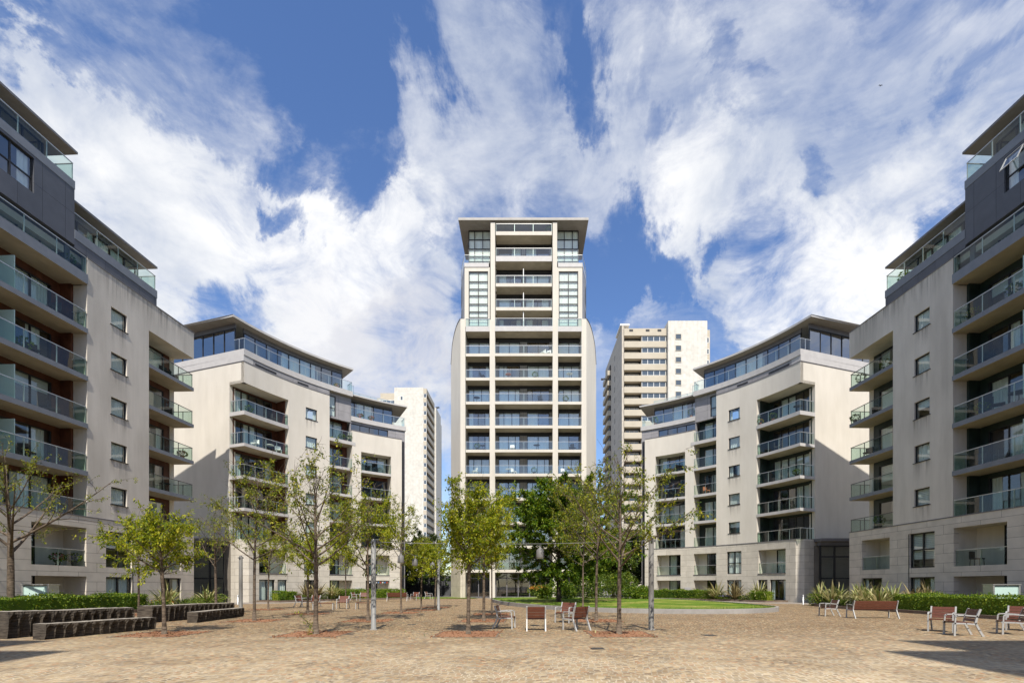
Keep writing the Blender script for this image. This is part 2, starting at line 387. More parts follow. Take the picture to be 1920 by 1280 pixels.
def mat_stain():
    m, nt, out = new_mat('rain_stain'); L = nt.links.new
    uv = N(nt, 'ShaderNodeUVMap'); uv.uv_map = 'UVMap'; s = N(nt, 'ShaderNodeSeparateXYZ'); L(uv.outputs[0], s.inputs[0])
    g = N(nt, 'ShaderNodeNewGeometry'); mp = N(nt, 'ShaderNodeMapping'); mp.inputs['Scale'].default_value = (5, 5, .25); L(g.outputs['Position'], mp.inputs[0])
    n = N(nt, 'ShaderNodeTexNoise', inp={'Scale': 1.0, 'Detail': 5}); L(mp.outputs[0], n.inputs['Vector'])
    r = ramp(nt, [(.42, (0, 0, 0)), (.72, (1, 1, 1))]); L(n.outputs['Fac'], r.inputs[0])
    p = N(nt, 'ShaderNodeMath', operation='POWER'); L(s.outputs[1], p.inputs[0]); p.inputs[1].default_value = 1.6
    e = N(nt, 'ShaderNodeMath', operation='PINGPONG'); L(s.outputs[0], e.inputs[0]); e.inputs[1].default_value = .5
    e2 = N(nt, 'ShaderNodeMath', operation='MULTIPLY', use_clamp=True); L(e.outputs[0], e2.inputs[0]); e2.inputs[1].default_value = 6
    a = N(nt, 'ShaderNodeMath', operation='MULTIPLY'); L(r.outputs[0], a.inputs[0]); L(p.outputs[0], a.inputs[1])
    a2 = N(nt, 'ShaderNodeMath', operation='MULTIPLY'); L(a.outputs[0], a2.inputs[0]); L(e2.outputs[0], a2.inputs[1])
    b = N(nt, 'ShaderNodeMath', operation='MULTIPLY'); L(a2.outputs[0], b.inputs[0]); b.inputs[1].default_value = .5
    t = N(nt, 'ShaderNodeBsdfTransparent'); d = N(nt, 'ShaderNodeBsdfDiffuse'); d.inputs[0].default_value = (.16, .14, .12, 1)
    mx = N(nt, 'ShaderNodeMixShader'); L(b.outputs[0], mx.inputs[0]); L(t.outputs[0], mx.inputs[1]); L(d.outputs[0], mx.inputs[2]); L(mx.outputs[0], out.inputs[0])
    return m
M['stain'] = mat_stain()
M['pit_edge'] = mat_noise('dark_paver_edge', (.115, .095, .072), (.17, .14, .108), 8, .85)

def mat_lawn():
    m, nt, out = new_mat('lawn_grass'); L = nt.links.new
    p = N(nt, 'ShaderNodeBsdfPrincipled'); p.inputs['Roughness'].default_value = .9; p.inputs['Specular IOR Level'].default_value = .15
    g = N(nt, 'ShaderNodeNewGeometry')
    n = N(nt, 'ShaderNodeTexNoise', inp={'Scale': .35, 'Detail': 6, 'Roughness': .6}); L(g.outputs['Position'], n.inputs['Vector'])
    r = ramp(nt, [(.28, (.06, .115, .010)), (.48, (.105, .175, .016)), (.58, (.18, .205, .035)), (.72, (.36, .31, .12))]); L(n.outputs['Fac'], r.inputs[0])
    n2 = N(nt, 'ShaderNodeTexNoise', inp={'Scale': 14, 'Detail': 5}); L(g.outputs['Position'], n2.inputs['Vector'])
    r2 = ramp(nt, [(.3, (.65,) * 3), (.7, (1.2,) * 3)]); L(n2.outputs['Fac'], r2.inputs[0])
    mx = N(nt, 'ShaderNodeMixRGB', blend_type='MULTIPLY'); mx.inputs[0].default_value = 1; L(r.outputs[0], mx.inputs[1]); L(r2.outputs[0], mx.inputs[2])
    L(mx.outputs[0], p.inputs['Base Color'])
    b = N(nt, 'ShaderNodeBump', inp={'Strength': .8, 'Distance': .05}); L(n2.outputs['Fac'], b.inputs['Height']); L(b.outputs[0], p.inputs['Normal'])
    L(p.outputs[0], out.inputs[0])
    return m
M['lawn'] = mat_lawn()
# ------------------------------------------------------------------ facades: (s along wall, o outward, z up) -> world
def near_T(sx):
    q = math.hypot(.045, 1)
    dx, dy, nx, ny = .045 / q, -1 / q, -1 / q, -.045 / q
    def T(s, o, z):
        return (sx * (26.5 + dx * s + nx * o), 39.1 + dy * s + ny * o, z)
    return T
def near_s(u):
    a = (u - CX) / F
    return 39.1 - 27.83 / (a + .045)

MC, MR, MP0 = (2.2, 36.0), 24.5, R(19.2)
def mid_T(sx):
    def T(s, o, z):
        p = MP0 + s / MR
        return (sx * (MC[0] + (MR - o) * math.cos(p)), MC[1] + (MR - o) * math.sin(p), z)
    return T
def mid_s(u):
    a = (u - CX) / F
    b = CAMX - MC[0]
    A, B, Cc = a * a + 1, 2 * (a * b - MC[1]), b * b + MC[1] ** 2 - MR ** 2
    y = (-B + math.sqrt(B * B - 4 * A * Cc)) / (2 * A)
    return MR * (math.atan2(y - MC[1], CAMX + a * y - MC[0]) - MP0)
def side_T(sx):
    cx, cy = MC[0] + MR * math.cos(MP0), MC[1] + MR * math.sin(MP0)
    c, s_ = math.cos(MP0), math.sin(MP0)
    def T(t, g, z):
        return (sx * (cx + c * t + s_ * g), cy + s_ * t - c * g, z)
    return T

def nseg(a, b, seg): return max(1, math.ceil(abs(b - a) / seg)) if seg else 1

def finish(root, base):
    root.location = base
    b = Vector(base)
    for ch in root.children: ch.location = ch.location - b

def curtain_mesh(T, s0, s1, z0, z1, o, style, rng):
    mb = MB()
    def drape(a, b, za, zb):
        n = max(2, int((b - a) / .09)); prev = None
        for i in range(n + 1):
            s = a + (b - a) * i / n
            oo = o + (.035 if i % 2 else -.035) * rng.uniform(.5, 1)
            if prev:
                mb.face([T(prev[0], prev[1], za), T(s, oo, za), T(s, oo, zb), T(prev[0], prev[1], zb)], [(prev[0], za), (s, za), (s, zb), (prev[0], zb)], 0)
            prev = (s, oo)
    w = s1 - s0
    if style == 'full': drape(s0, s1, z0, z1)
    elif style == 'sides':
        k = rng.uniform(.16, .3)
        drape(s0, s0 + w * k, z0, z1); drape(s1 - w * k, s1, z0, z1)
    elif style == 'one':
        k = rng.uniform(.3, .55)
        if rng.random() < .5: drape(s0, s0 + w * k, z0, z1)
        else: drape(s1 - w * k, s1, z0, z1)
    elif style == 'patch':
        k = rng.uniform(.25, .45); a = rng.uniform(.05, .9 - k)
        drape(s0 + w * a, s0 + w * (a + k), z0, z1)
    elif style == 'blind':
        h = (z1 - z0) * rng.uniform(.3, 1)
        n = nseg(s0, s1, .9)
        for i in range(n):
            a, b = s0 + w * i / n, s0 + w * (i + 1) / n
            mb.face([T(a, o, z1 - h), T(b, o, z1 - h), T(b, o, z1), T(a, o, z1)], [(a, z1 - h), (b, z1 - h), (b, z1), (a, z1)], 1)
    return mb if mb.f else None

def glazing(T, s0, s1, z0, z1, o, cols, rows, parent, rng, name='window', pane='pane', style=None, fw=.055, depth=.09, seg=None, frame='frame', open_col=None):
    mb = MB(); n = nseg(s0, s1, seg)
    ob = o - depth
    w = s1 - s0
    if isinstance(cols, int): cuts = [s0 + w * i / cols for i in range(1, cols)]
    else: cuts = [s0 + w * c for c in cols]
    edges = [s0] + cuts + [s1]
    fbox(mb, T, s0, s1, ob, o, z0, z0 + fw, n=n)
    fbox(mb, T, s0, s1, ob, o, z1 - fw, z1, n=n)
    zc = [z0] + [z0 + (z1 - z0) * r for r in rows] + [z1]
    for q in edges:
        a, b = (q, q + fw) if q == s0 else ((q - fw, q) if q == s1 else (q - fw / 2, q + fw / 2))
        fbox(mb, T, a, b, ob + .002, o + .003, z0 + fw, z1 - fw)
    for z in zc[1:-1]:
        fbox(mb, T, s0 + fw, s1 - fw, ob + .004, o - .004, z - fw / 2, z + fw / 2, n=n)
    fr = mb.build(name, M[frame], parent)
    pm = MB()
    for a, b in zip(edges, edges[1:]):
        k = nseg(a, b, seg)
        for i in range(k):
            p, q = a + (b - a) * i / k, a + (b - a) * (i + 1) / k
            for za, zb in zip(zc, zc[1:]):
                j = rng.uniform(-.012, .012)
                pm.face([T(p, o - .04 + j, za), T(q, o - .04 - j, za), T(q, o - .04 - j, zb), T(p, o - .04 + j, zb)], None, 0)
    pm.build('pane', M[pane], fr)
    if style:
        cm = curtain_mesh(T, s0 + fw, s1 - fw, z0 + .04, z1 - .04, o - .15, style, rng)
        if cm: cm.build('curtain', [M['curtain'], M['blind']], fr)
    return fr

def balcony(T, s0, s1, z, th, oi, oo, parent, seg=None, mats=('fascia_near', 'soffit'), ends=(0, 0), slab=True, rail='rail', glass='bal_glass', h=1.05, inset=.07, step=1.35, rail_ends=(0, 0), end_depth=None, rail_only_o=None):
    n = nseg(s0, s1, seg)
    part = None
    if slab:
        mb = MB(); fbox(mb, T, s0, s1, oi, oo, z - th, z, 0, 1, n, 2)
        part = mb.build('balcony', [M[mats[0]], M[mats[1]], M['concrete']], parent)
    a, b = s0 + (inset if ends[0] else .01), s1 - (inset if ends[1] else .01)
    og = (rail_only_o if rail_only_o is not None else oo) - inset
    mb = MB(); gm = MB()
    fbox(mb, T, a, b, og - .025, og + .025, z + h - .04, z + h, n=n)
    k = max(1, round((b - a) / step))
    for i in range(k + 1):
        s = a + (b - a) * i / k
        fbox(mb, T, max(a, s - .022), min(b, s + .022), og - .05, og - .012, z, z + h - .04)
    nn = max(n, k)
    for i in range(nn):
        p, q = a + (b - a) * i / nn, a + (b - a) * (i + 1) / nn
        gm.face([T(p, og, z - .05), T(q, og, z - .05), T(q, og, z + h - .05), T(p, og, z + h - .05)])
    for e, s in zip(ends, (a, b)):
        if not e: continue
        od = end_depth if end_depth is not None else oi + .05
        fbox(mb, T, s - .025, s + .025, od, og - .03, z + h - .04, z + h)
        fbox(mb, T, s - .02, s + .02, (od + og) / 2 - .02, (od + og) / 2 + .02, z, z + h - .04)
        gm.face([T(s, od, z - .05), T(s, og, z - .05), T(s, og, z + h - .05), T(s, od, z + h - .05)])
    r = mb.build('balustrade', M[rail], part or parent)
    gm.build('glass_panel', M[glass], part or r)
    return part or r

def floor_bay(T, s0, s1, floors, zt, D, parent, rng, panel, seg, cols, door_h=2.28, margin=(.1, .25), pane='pane', head='panel'):
    "recessed bay: coloured panels on the back wall above and beside the glazed doors of every storey"
    mb = MB(); n = nseg(s0, s1, seg)
    zs = list(floors) + [zt]
    for z, zn in zip(zs, zs[1:]):
        top = min(zn - .02, z + 2.95)
        fbox(mb, T, s0, s1, -D - .2, -D, z + door_h, top, n=n)
        fbox(mb, T, s0, s0 + margin[0], -D - .2, -D, z, z + door_h)
        fbox(mb, T, s1 - margin[1], s1, -D - .2, -D, z, z + door_h)
        a, b = s0 + margin[0], s1 - margin[1]
        k = max(1, round((b - a) / 2.6))
        for i in range(k):
            st = rng.choice(['sides', 'one', 'patch', 'full', 'full', 'one', 'blind', None])
            glazing(T, a + (b - a) * i / k, a + (b - a) * (i + 1) / k, z + .01, z + door_h, -D - .03, max(1, cols // k), [], parent, rng, 'glazed_door', pane, st, .065, .1, seg)
    return mb.build('recess_panel', M[panel], parent)

FL = [5.8, 8.65, 11.6, 14.55, 17.5]

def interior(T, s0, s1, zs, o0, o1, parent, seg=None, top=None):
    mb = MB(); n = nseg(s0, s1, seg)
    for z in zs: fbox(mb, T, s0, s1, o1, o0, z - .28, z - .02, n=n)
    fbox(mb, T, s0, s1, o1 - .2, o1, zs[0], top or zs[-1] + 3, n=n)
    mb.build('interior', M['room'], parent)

def near_building(sx, panel, wall, label, seed, glass, railm):
    rng = random.Random(seed)
    T = near_T(sx); L = 25.0
    root = empty('apartment_building')
    tag(root, label, 'apartment building', 'apartment buildings around the square')
    sA, sB = 4.4, 9.05
    # stone base, two storeys
    ops = [(1.36, 4.1, 2.75, 5.05), (1.36, 3.4, .12, 2.13), (5.8, 7.77, 2.75, 5.1), (5.8, 7.77, .12, 2.13), (9.1, 12.3, 2.75, 5.12), (9.1, 12.3, .12, 2.13),
           (15.3, 17.2, 2.75, 5.1), (15.3, 17.2, .12, 2.13), (19.2, 22.4, 2.75, 5.12), (19.2, 22.4, .12, 2.13)]
    mb = MB(); wallgrid(mb, T, 0, L, 0, 5.8, ops, .35)
    fbox(mb, T, 0, L, -13, -.35, 5.5, 5.78)
    fbox(mb, T, 0, .3, -13, -.352, 0, 5.5)
    mb.build('stone_base', M['stone_near'], root)
    for a, b, c, d in ops:                        # reveals of the recessed ground floor bays
        if b - a > 2.3:
            mb = MB()
            fbox(mb, T, a - .2, a, -1.6, -.352, c - .1, d + .1); fbox(mb, T, b, b + .2, -1.6, -.352, c - .1, d + .1)
            fbox(mb, T, a - .2, b + .2, -1.6, -.352, d, d + .2); fbox(mb, T, a - .2, b + .2, -1.6, -.352, c - .2, c - .004)
            fbox(mb, T, a, a + (b - a) * .52, -1.65, -1.5, c, d)
            mb.build('recess_wall', M['render_grey'], root)
    tr = MB(); fbox(tr, T, -.02, L, -.02, .03, 5.8, 5.86); tr.build('ledge', M['fascia_dark'], root)
    for a, b, c, d in ops:
        if b - a > 2.3:
            glazing(T, a + (b - a) * .52, b, c, d, -1.5, 2, [], root, rng, 'glazed_door', 'pane', rng.choice(['one', 'sides', None]))
            if c > 2:
                balcony(T, a, b, c + .02, .1, -.3, -.02, root, None, ('fascia_dark', 'soffit'), slab=False, rail=railm, glass=glass, h=1.0, inset=.1)
        else:
            glazing(T, a, b, c, d, -.12, 2, [.52] if c > 2 else [], root, rng, 'window', 'pane', rng.choice(['full', 'sides', 'full', 'blind']), .09)
    dv = MB()                                     # dark frame strip joining the stacked windows
    for a in (5.8, 15.3): fbox(dv, T, a - .06, a - .004, -.1, .012, .1, 5.1)
    dv.build('window_strip', M['frame'], root)
    interior(T, .3, L, [.1, 2.75, 5.8], -1.7, -7.5, root, None, 5.5)
    # rendered wall
    wops = [(0, sA, 5.8, 19.85)]
    wz = []
    for k in range(5):
        z1 = 8.05 + 2.95 * k
        wops.append((6.2, 7.4, z1 - 1.15, z1)); wz.append(z1)
    mb = MB(); wallgrid(mb, T, 0, sB, 5.86, 21.9, wops, .35)
    fbox(mb, T, sA, sA + .3, -1.75, -.352, 5.86, 19.85)
    fbox(mb, T, sB - .3, sB, -.9, -.352, 5.86, 20.2)
    fbox(mb, T, .002, .35, -13, -1.72, 5.86, 21.5)
    fbox(mb, T, .0, sA, -1.75, -.352, 19.851, 20.2)
    fbox(mb, T, .0, .352, -13, -.353, 21.2, 21.88)
    fbox(mb, T, 0.002, .45, -1.9, -1.66, 5.87, 19.85)
    fbox(mb, T, 0, L, -13.3, -13, 0, 26)
    mb.build('rendered_wall', M[wall], root)
    cp = MB(); fbox(cp, T, -.03, sB, -.4, .035, 21.9, 21.97); cq = cp.build('coping', M['fascia_dark'], root)
    q = MB(); q.face([T(.02, .003, 19.9), T(sB - .02, .003, 19.9), T(sB - .02, .003, 21.89), T(.02, .003, 21.89)], [(0, 0), (1, 0), (1, 1), (0, 1)]); q.build('rain_stain', M['stain'], cq)
    for z1 in wz:
        f = glazing(T, 6.2, 7.4, z1 - 1.15, z1, -.10, 1, [], root, rng, 'window', 'pane', rng.choice(['full', 'full', 'blind', 'full', 'sides']), .06)
        s = MB(); fbox(s, T, 6.12, 7.48, -.1, .045, z1 - 1.19, z1 - 1.152); s.build('sill', M['frame'], f)
        q = MB(); q.face([T(6.0, .004, z1 - 2.6), T(7.6, .004, z1 - 2.6), T(7.6, .004, z1 - 1.19), T(6.0, .004, z1 - 1.19)], [(0, 0), (1, 0), (1, 1), (0, 1)]); q.build('rain_stain', M['stain'], f)
    # small corner balconies
    floor_bay(T, .45, sA, FL, 19.85, 1.7, root, rng, panel, None, 2, margin=(.55, .08))
    for k, z in enumerate(FL):
        balcony(T, 0, sA, z, .27, -1.7, 0.0, root, None, ('fascia_near', 'soffit'), (1, 0), slab=k > 0, rail='rail_dark', glass=glass)
    interior(T, .4, sA + .2, FL, -1.95, -7.5, root, None, 21)
    interior(T, sA + .4, sB - .2, FL, -.4, -7.5, root, None, 21)
    # wide balconies
    rp = MB(); fbox(rp, T, sB + .001, sB + .16, -1.62, -.9, 5.86, 20.25)
    rp.build('recess_panel', M[panel], root)
    for s0 in (sB + .16, 17.2):
        floor_bay(T, s0, s0 + 7.7, FL, 20.25, 1.6, root, rng, panel, None, 6, 2.3, (.5, .12))
    for k, z in enumerate(FL):
        balcony(T, sB + .0, L, z, .3, -1.6, .06, root, None, ('fascia_near', 'soffit'), (1, 0), slab=k > 0, rail=railm, glass=glass, step=1.7)
        for s in ([12.9, 17.05] if k else [17.05]):
            dv = MB(); fbox(dv, T, s, s + .04, -1.55, -.25, z + .02, z + 1.95); dv.build('screen', M['frost'], root)
    interior(T, sB, L, FL, -1.85, -7.5, root, None, 20.2)
    # deep terrace slab, recessed storey under the dark panelled upper block
    balcony(T, sB, L, 20.85, .6, -2.0, .06, root, None, ('fascia_near', 'soffit'), (1, 0), rail=railm, glass=glass, step=1.7, end_depth=-.3)
    s9 = 9.85
    for s0 in (s9 + .1, 13.6, 17.4, 21.2):
        glazing(T, s0, s0 + 3.7, 20.87, 22.16, -.7, 3, [], root, rng, 'glazed_door', 'pane', rng.choice(['sides', 'full', 'one']), .07)
    wops = [(12.15, 14.4, 23.4, 25.35), (18.0, 20.2, 23.4, 25.35)]
    mb = MB(); wallgrid(mb, T, s9, L, 22.15, 25.5, wops, .3, 0)
    fbox(mb, T, s9, s9 + .3, -9, -.302, 20.86, 25.5)
    fbox(mb, T, s9 + .3, L, -1.6, -.3, 22.151, 22.4)
    mb.build('dark_cladding', M['slate'], root)
    for a, b, c, d in wops:
        glazing(T, a, b, c, d, -.1, 2, [.42], root, rng, 'window', 'pane_sky', 'sides', .07)
    if sx > 0:
        mb = MB()
        def TT(s, o, z): return T(s, o + (25.3 - z) * .5, z)
        for q in ((12.25, 12.32, 24.5, 25.28), (13.13, 13.2, 24.5, 25.28), (12.32, 13.13, 24.5, 24.57), (12.32, 13.13, 25.21, 25.28)): fbox(mb, TT, q[0], q[1], -.02, .02, q[2], q[3])
        f_ = mb.build('open_sash', M['alu'], root); mb = MB(); mb.face([TT(12.3, 0, 24.55), TT(13.15, 0, 24.55), TT(13.15, 0, 25.25), TT(12.3, 0, 25.25)]); mb.build('pane', M['pane_sky'], f_)
    interior(T, s9 + .3, L, [20.85, 23.2, 26.0], -1.7, -7, root, None, 26)
    # terrace fascia and set-back penthouses
    mb = MB(); fbox(mb, T, s9 - .02, L, -8, .02, 25.5, 26.0); mb.build('fascia', M['fascia_near'], root)
    s7 = 3.7
    mb = MB(); fbox(mb, T, s7, s9, -10, -.01, 21.971, 22.55); mb.build('dark_band', M['slate'], root)
    mb = MB(); fbox(mb, T, s7 - .02, s9 - .002, -10, .02, 22.55, 23.1); mb.build('fascia', M['fascia_near'], root)
    for (z, a, gs, ge, rs, ro, go) in ((23.1, s7, 2.8, s9, 2.2, -1.2, -2.2), (26.0, s9 - .02, 9.9, L, 8.75, -.9, -1.9)):
        e = (s9 - .002) if a == s7 else L
        balcony(T, a, e, z, .1, -2, .02, root, None, slab=False, rail=railm, glass=glass, ends=(1, 0), end_depth=-2.2, step=1.5)
        k = int((ge - gs) / 1.15)
        glazing(T, gs, ge, z + .02, z + 2.3, go, k, [], root, rng, 'penthouse_window', 'pane', 'patch', .07)
        glazing(lambda s, o, zz, gs=gs, go=go: T(gs + .06 + .05 - o, go - s, zz), .1, 4.2, z + .02, z + 2.3, 0, 3, [], root, rng, 'penthouse_window', 'pane', None, .07)
        mb = MB(); fbox(mb, T, gs + .12, ge, go - .1, go - .01, z + 2.3, z + 2.62)
        fbox(mb, T, gs + .1, ge, go - 5, go - 4.8, z, z + 2.6); mb.build('penthouse_wall', M['fascia_dark'], root)
        mb = MB(); fbox(mb, T, rs, e + (0 if a != s7 else .6), -9, ro, z + 2.62, z + 2.76, 0, 1); mb.build('roof', [M['fascia_dark'], M['soffit_dark']], root)
    mb = MB(); fbox(mb, T, .36, L, -13, -.36, 21.5, 21.9); mb.build('roof', M['concrete'], root)
    finish(root, T(12, -6, 0))
    return root

def mid_building(sx, panel, label, seed, spans):
    rng = random.Random(seed)
    T = mid_T(sx); G = side_T(sx)
    root = empty('curved_apartment_building')
    tag(root, label, 'apartment building', 'apartment buildings around the square')
    SE = mid_s(1209); SG = .8
    sA = mid_s(1419); sC0, sC1 = mid_s(1343), mid_s(1301); sD0, sD1 = mid_s(1284.5), mid_s(1229)
    W = (mid_s(1387), mid_s(1366))
    # stone base
    base = [(mid_s(1473), mid_s(1422), 2.75, 5.05, 'r'), (mid_s(1390), mid_s(1363), 2.75, 5.1, 'w'), (sC0, sC1, 2.75, 5.05, 'r'), (mid_s(1276), mid_s(1232), 2.75, 5.05, 'r'),
            (mid_s(1473), mid_s(1444), .12, 2.12, 'w'), (mid_s(1439), mid_s(1422), .12, 2.12, 'w1'), (mid_s(1390), mid_s(1363), .12, 2.12, 'w'), (sC0, sC1, .12, 2.12, 'g'), (mid_s(1276), mid_s(1232), .12, 2.12, 'g')]
    ops = [q[:4] for q in base]
    mb = MB(); wallgrid(mb, T, .5, SE, 0, 5.8, ops, .35, 0, 0, SG)
    cz = .5                                           # pale chamfer at the corner
    p1, p2 = T(cz, 0, 0), G(cz, 0, 0)
    mb.face([p1, p2, (p2[0], p2[1], 5.8), (p1[0], p1[1], 5.8)], [(0, 0), (.7, 0), (.7, 5.8), (0, 5.8)])
    wallgrid(mb, G, cz, 14, 0, 5.8, [], .35)
    fbox(mb, T, 0.3, SE, -12, -.36, 5.5, 5.78, n=nseg(0, SE, SG))
    mb.build('stone_base', M['stone'], root)
    for a, b, c, d in [q[:4] for q in base if q[4] in 'rg']:
        mb = MB()
        n = nseg(a, b, SG)
        fbox(mb, T, a - .2, a, -1.5, -.352, c - .1, d + .1); fbox(mb, T, b, b + .2, -1.5, -.352, c - .1, d + .1)
        fbox(mb, T, a - .2, b + .2, -1.5, -.352, d, d + .2, n=n); fbox(mb, T, a - .2, b + .2, -1.5, -.352, c - .2, c - .004, n=n)
        fbox(mb, T, b - (b - a) * .36, b, -1.45, -1.3, c, d)
        mb.build('recess_wall', M['render'], root)
    tr = MB(); fbox(tr, T, 0, SE, -.02, .035, 5.8, 5.86, n=nseg(0, SE, SG)); tr.build('ledge', M['fascia_dark'], root)
    for a, b, c, d, k in base:
        if k in 'rg':
            glazing(T, a, b - (b - a) * .36, c, d, -1.3, 2, [], root, rng, 'glazed_door', 'pane', rng.choice(['one', 'sides', None]), seg=SG)
            if k == 'r': balcony(T, a, b, c + .02, .1, -.3, -.02, root, SG, slab=False, glass='bal_glass', h=1.0, inset=.1)
            if k == 'r':
                s = MB(); fbox(s, T, a - .05, b + .05, -.2, .05, c - .06, c - .001, n=nseg(a, b, SG)); s.build('sill', M['fascia_dark'], root)
        else:
            glazing(T, a, b, c, d, -.1, 1 if k == 'w1' else 2, [.48] if c > 2 else [], root, rng, 'window', 'pane', rng.choice(['full', 'sides', 'full', 'blind']), .08, seg=SG)
    interior(T, .6, SE - .3, [.1, 2.75, 5.8], -1.6, -7, root, SG, 5.5)
    pl = MB(); a = mid_s(1296); fbox(pl, T, a, a + .75, -.01, .05, .2, 1.35); pl.build('vent_cover', M['fascia_mid'], root)
    # rendered walls: tall block and the lower end block
    wops = [(0, sA, 5.8, 20.05)]; wz = []
    for k in range(5):
        z1 = 8.05 + 2.95 * k + .1
        wops.append((W[0], W[1], z1 - 1.15, z1)); wz.append(z1)
    mb = MB()
    wallgrid(mb, T, 0, sC0, 5.86, 21.95, wops, .35, 0, 0, SG)
    wallgrid(mb, G, 0, 16, 5.86, 21.95, [(0, 1.8, 5.8, 20.05)], .35)
    n = nseg(0, sA, SG)
    fbox(mb, T, 0, sA, -1.8, -.352, 20.051, 20.3, n=n)
    fbox(mb, T, sA, sA + .25, -1.2, -.352, 5.86, 20.05)
    fbox(mb, G, 1.8, 2.2, -.6, -.352, 5.86, 20.05)
    fbox(mb, T, sC0 - .3, sC0, -1.6, -.352, 5.86, 21.95)
    wallgrid(mb, T, sC1, SE, 5.86, 18.8, [(sD0, sD1, 5.8, 16.6)], .35, 0, 0, SG)
    fbox(mb, T, sC1, sC1 + .3, -1.6, -.352, 5.86, 18.8)
    fbox(mb, T, sD1, sD1 + .2, -1.5, -.352, 5.86, 16.6); fbox(mb, T, sD0 - .2, sD0, -1.5, -.352, 5.86, 16.6)
    fbox(mb, T, sD0, sD1, -1.5, -.352, 16.601, 16.8, n=nseg(sD0, sD1, SG))
    fbox(mb, T, SE - .3, SE, -10, -.353, 0, 18.75)
    mb.build('rendered_wall', M['render'], root)
    cp = MB(); fbox(cp, T, -.03, sC0, -.4, .03, 21.95, 22.01, n=nseg(0, sC0, SG)); fbox(cp, G, -.03, 16, -.4, .03, 21.952, 22.012)
    cp.build('coping', M['fascia_dark'], root)
    cp = MB(); fbox(cp, T, sC1, SE, -.45, .03, 18.8, 18.87, n=nseg(sC1, SE, SG)); cp.build('coping', M['fascia_dark'], root)
    for z1 in wz:
        f = glazing(T, W[0], W[1], z1 - 1.15, z1, -.1, 1, [], root, rng, 'window', 'pane', rng.choice(['full', 'full', 'blind', 'full', 'sides']), .06)
        s = MB(); fbox(s, T, W[0] - .07, W[1] + .07, -.1, .045, z1 - 1.19, z1 - 1.152); s.build('sill', M['frame'], f)
        q = MB(); q.face([T(W[0] - .2, .012, z1 - 2.6), T(W[1] + .2, .012, z1 - 2.6), T(W[1] + .2, .012, z1 - 1.19), T(W[0] - .2, .012, z1 - 1.19)], [(0, 0), (1, 0), (1, 1), (0, 1)]); q.build('rain_stain', M['stain'], f)
    # corner balconies
    floor_bay(T, .3, sA, FL, 20.05, 1.8, root, rng, panel, SG, 5, 2.4, margin=(.12, .55))
    rp = MB()
    fbox(rp, T, sA - .12, sA - .001, -1.8, -.5, 5.86, 20.05)
    fbox(rp, G, 1.82, 1.99, -.6, -.28, 5.86, 20.05)
    rp.build('recess_panel', M[panel], root)
    gl = [glazing(G, 1.95, 1.96 + 2.0, z + .01, z + 2.28, -2.0, 2, [], root, rng, 'glazed_door', 'pane') for z in ()]
    for k, z in enumerate(FL):
        balcony(T, 0, sA, z, .36 if k == 4 else .28, -1.8, .03, root, SG, ('fascia_mid', 'soffit'), (1, 1), slab=k > 0, glass='bal_glass', step=1.25)
    bk = MB(); fbox(bk, G, 1.95, 8, -2.3, -2.1, 5.86, 21); bk.build('interior', M['room'], root)
    interior(T, .4, sA, FL, -2.05, -7, root, SG, 21.5)
    interior(T, sA, sC0, FL, -.4, -7, root, SG, 21.5)
    # narrow balconies between the blocks
    floor_bay(T, sC0, sC1, FL[:4] + [17.5], 20.1, 1.45, root, rng, panel, SG, 2, margin=(.1, .5))
    for k, z in enumerate(FL):
        balcony(T, sC0, sC1 + (.35 if k == 4 else 0), z, .36 if k == 4 else .28, -1.45, .03, root, SG, ('fascia_mid', 'soffit'), (0, 1 if k == 4 else 0), slab=k > 0, glass='bal_glass')
    interior(T, sC0, sC1, FL, -1.7, -7, root, SG, 21)
    floor_bay(T, sD0, sD1, FL[:4], 16.6, 1.4, root, rng, panel, SG, 3, margin=(.05, .05), pane='pane_sky')
    for k, z in enumerate(FL[:4]):
        balcony(T, sD0, sD1, z, .28, -1.4, .03, root, SG, ('fascia_mid', 'soffit'), slab=k > 0, glass='bal_glass')
    interior(T, sD0, SE - .35, FL, -1.65, -7, root, SG, 18)
    # grey zinc upper storeys over the lower end
    E2 = SE + .5
    rib = (mid_s(1300), mid_s(1232)); tall = (mid_s(1341), mid_s(1328))
    wops = [(rib[0], rib[1], 18.95, 19.75), (tall[0], tall[1], 19.95, 22.2)]
    mb = MB()
    wallgrid(mb, T, sC1 - .05, E2, 17.6, 20.0, [wops[0]], .3, -.5, 0, SG)
    wallgrid(mb, T, sC0, sC1 + .05, 19.78, 22.5, [wops[1]], .3, -.45, 0, SG)
    fbox(mb, T, sC1 - .25, sC1 + .05, -6, -.752, 20.0, 22.5)
    fbox(mb, T, E2 - .3, E2, -9, -.802, 0, 20.0)
    fbox(mb, T, SE, E2, -.8, -.5, 0, 17.6)
    fbox(mb, T, 0.02, sC0, -2, -.02, 22.011, 22.55, n=nseg(0, sC0, SG))
    mb.build('zinc_cladding', M['slate_mid'], root)
    cw = MB(); fbox(cw, T, SE + .1, SE + .42, -.5, -.46, 1, 18.7); cw.build('window_strip', M['frame'], root)
    glazing(T, rib[0], rib[1], 18.95, 19.75, -.6, 4, [], root, rng, 'window', 'pane_sky', None, .06, seg=SG)
    glazing(T, tall[0], tall[1], 19.95, 22.2, -.52, 1, [.42], root, rng, 'window', 'pane', 'full', .07, seg=SG)
    vn = MB()
    for f0, f1 in ((mid_s(1480), mid_s(1441)), (mid_s(1402), mid_s(1382))): fbox(vn, T, f0, f1, -.05, -.005, 22.1, 22.28, n=nseg(f0, f1, SG))
    vn.build('vent_slot', M['frame'], root)
    sF = sC1 + .05
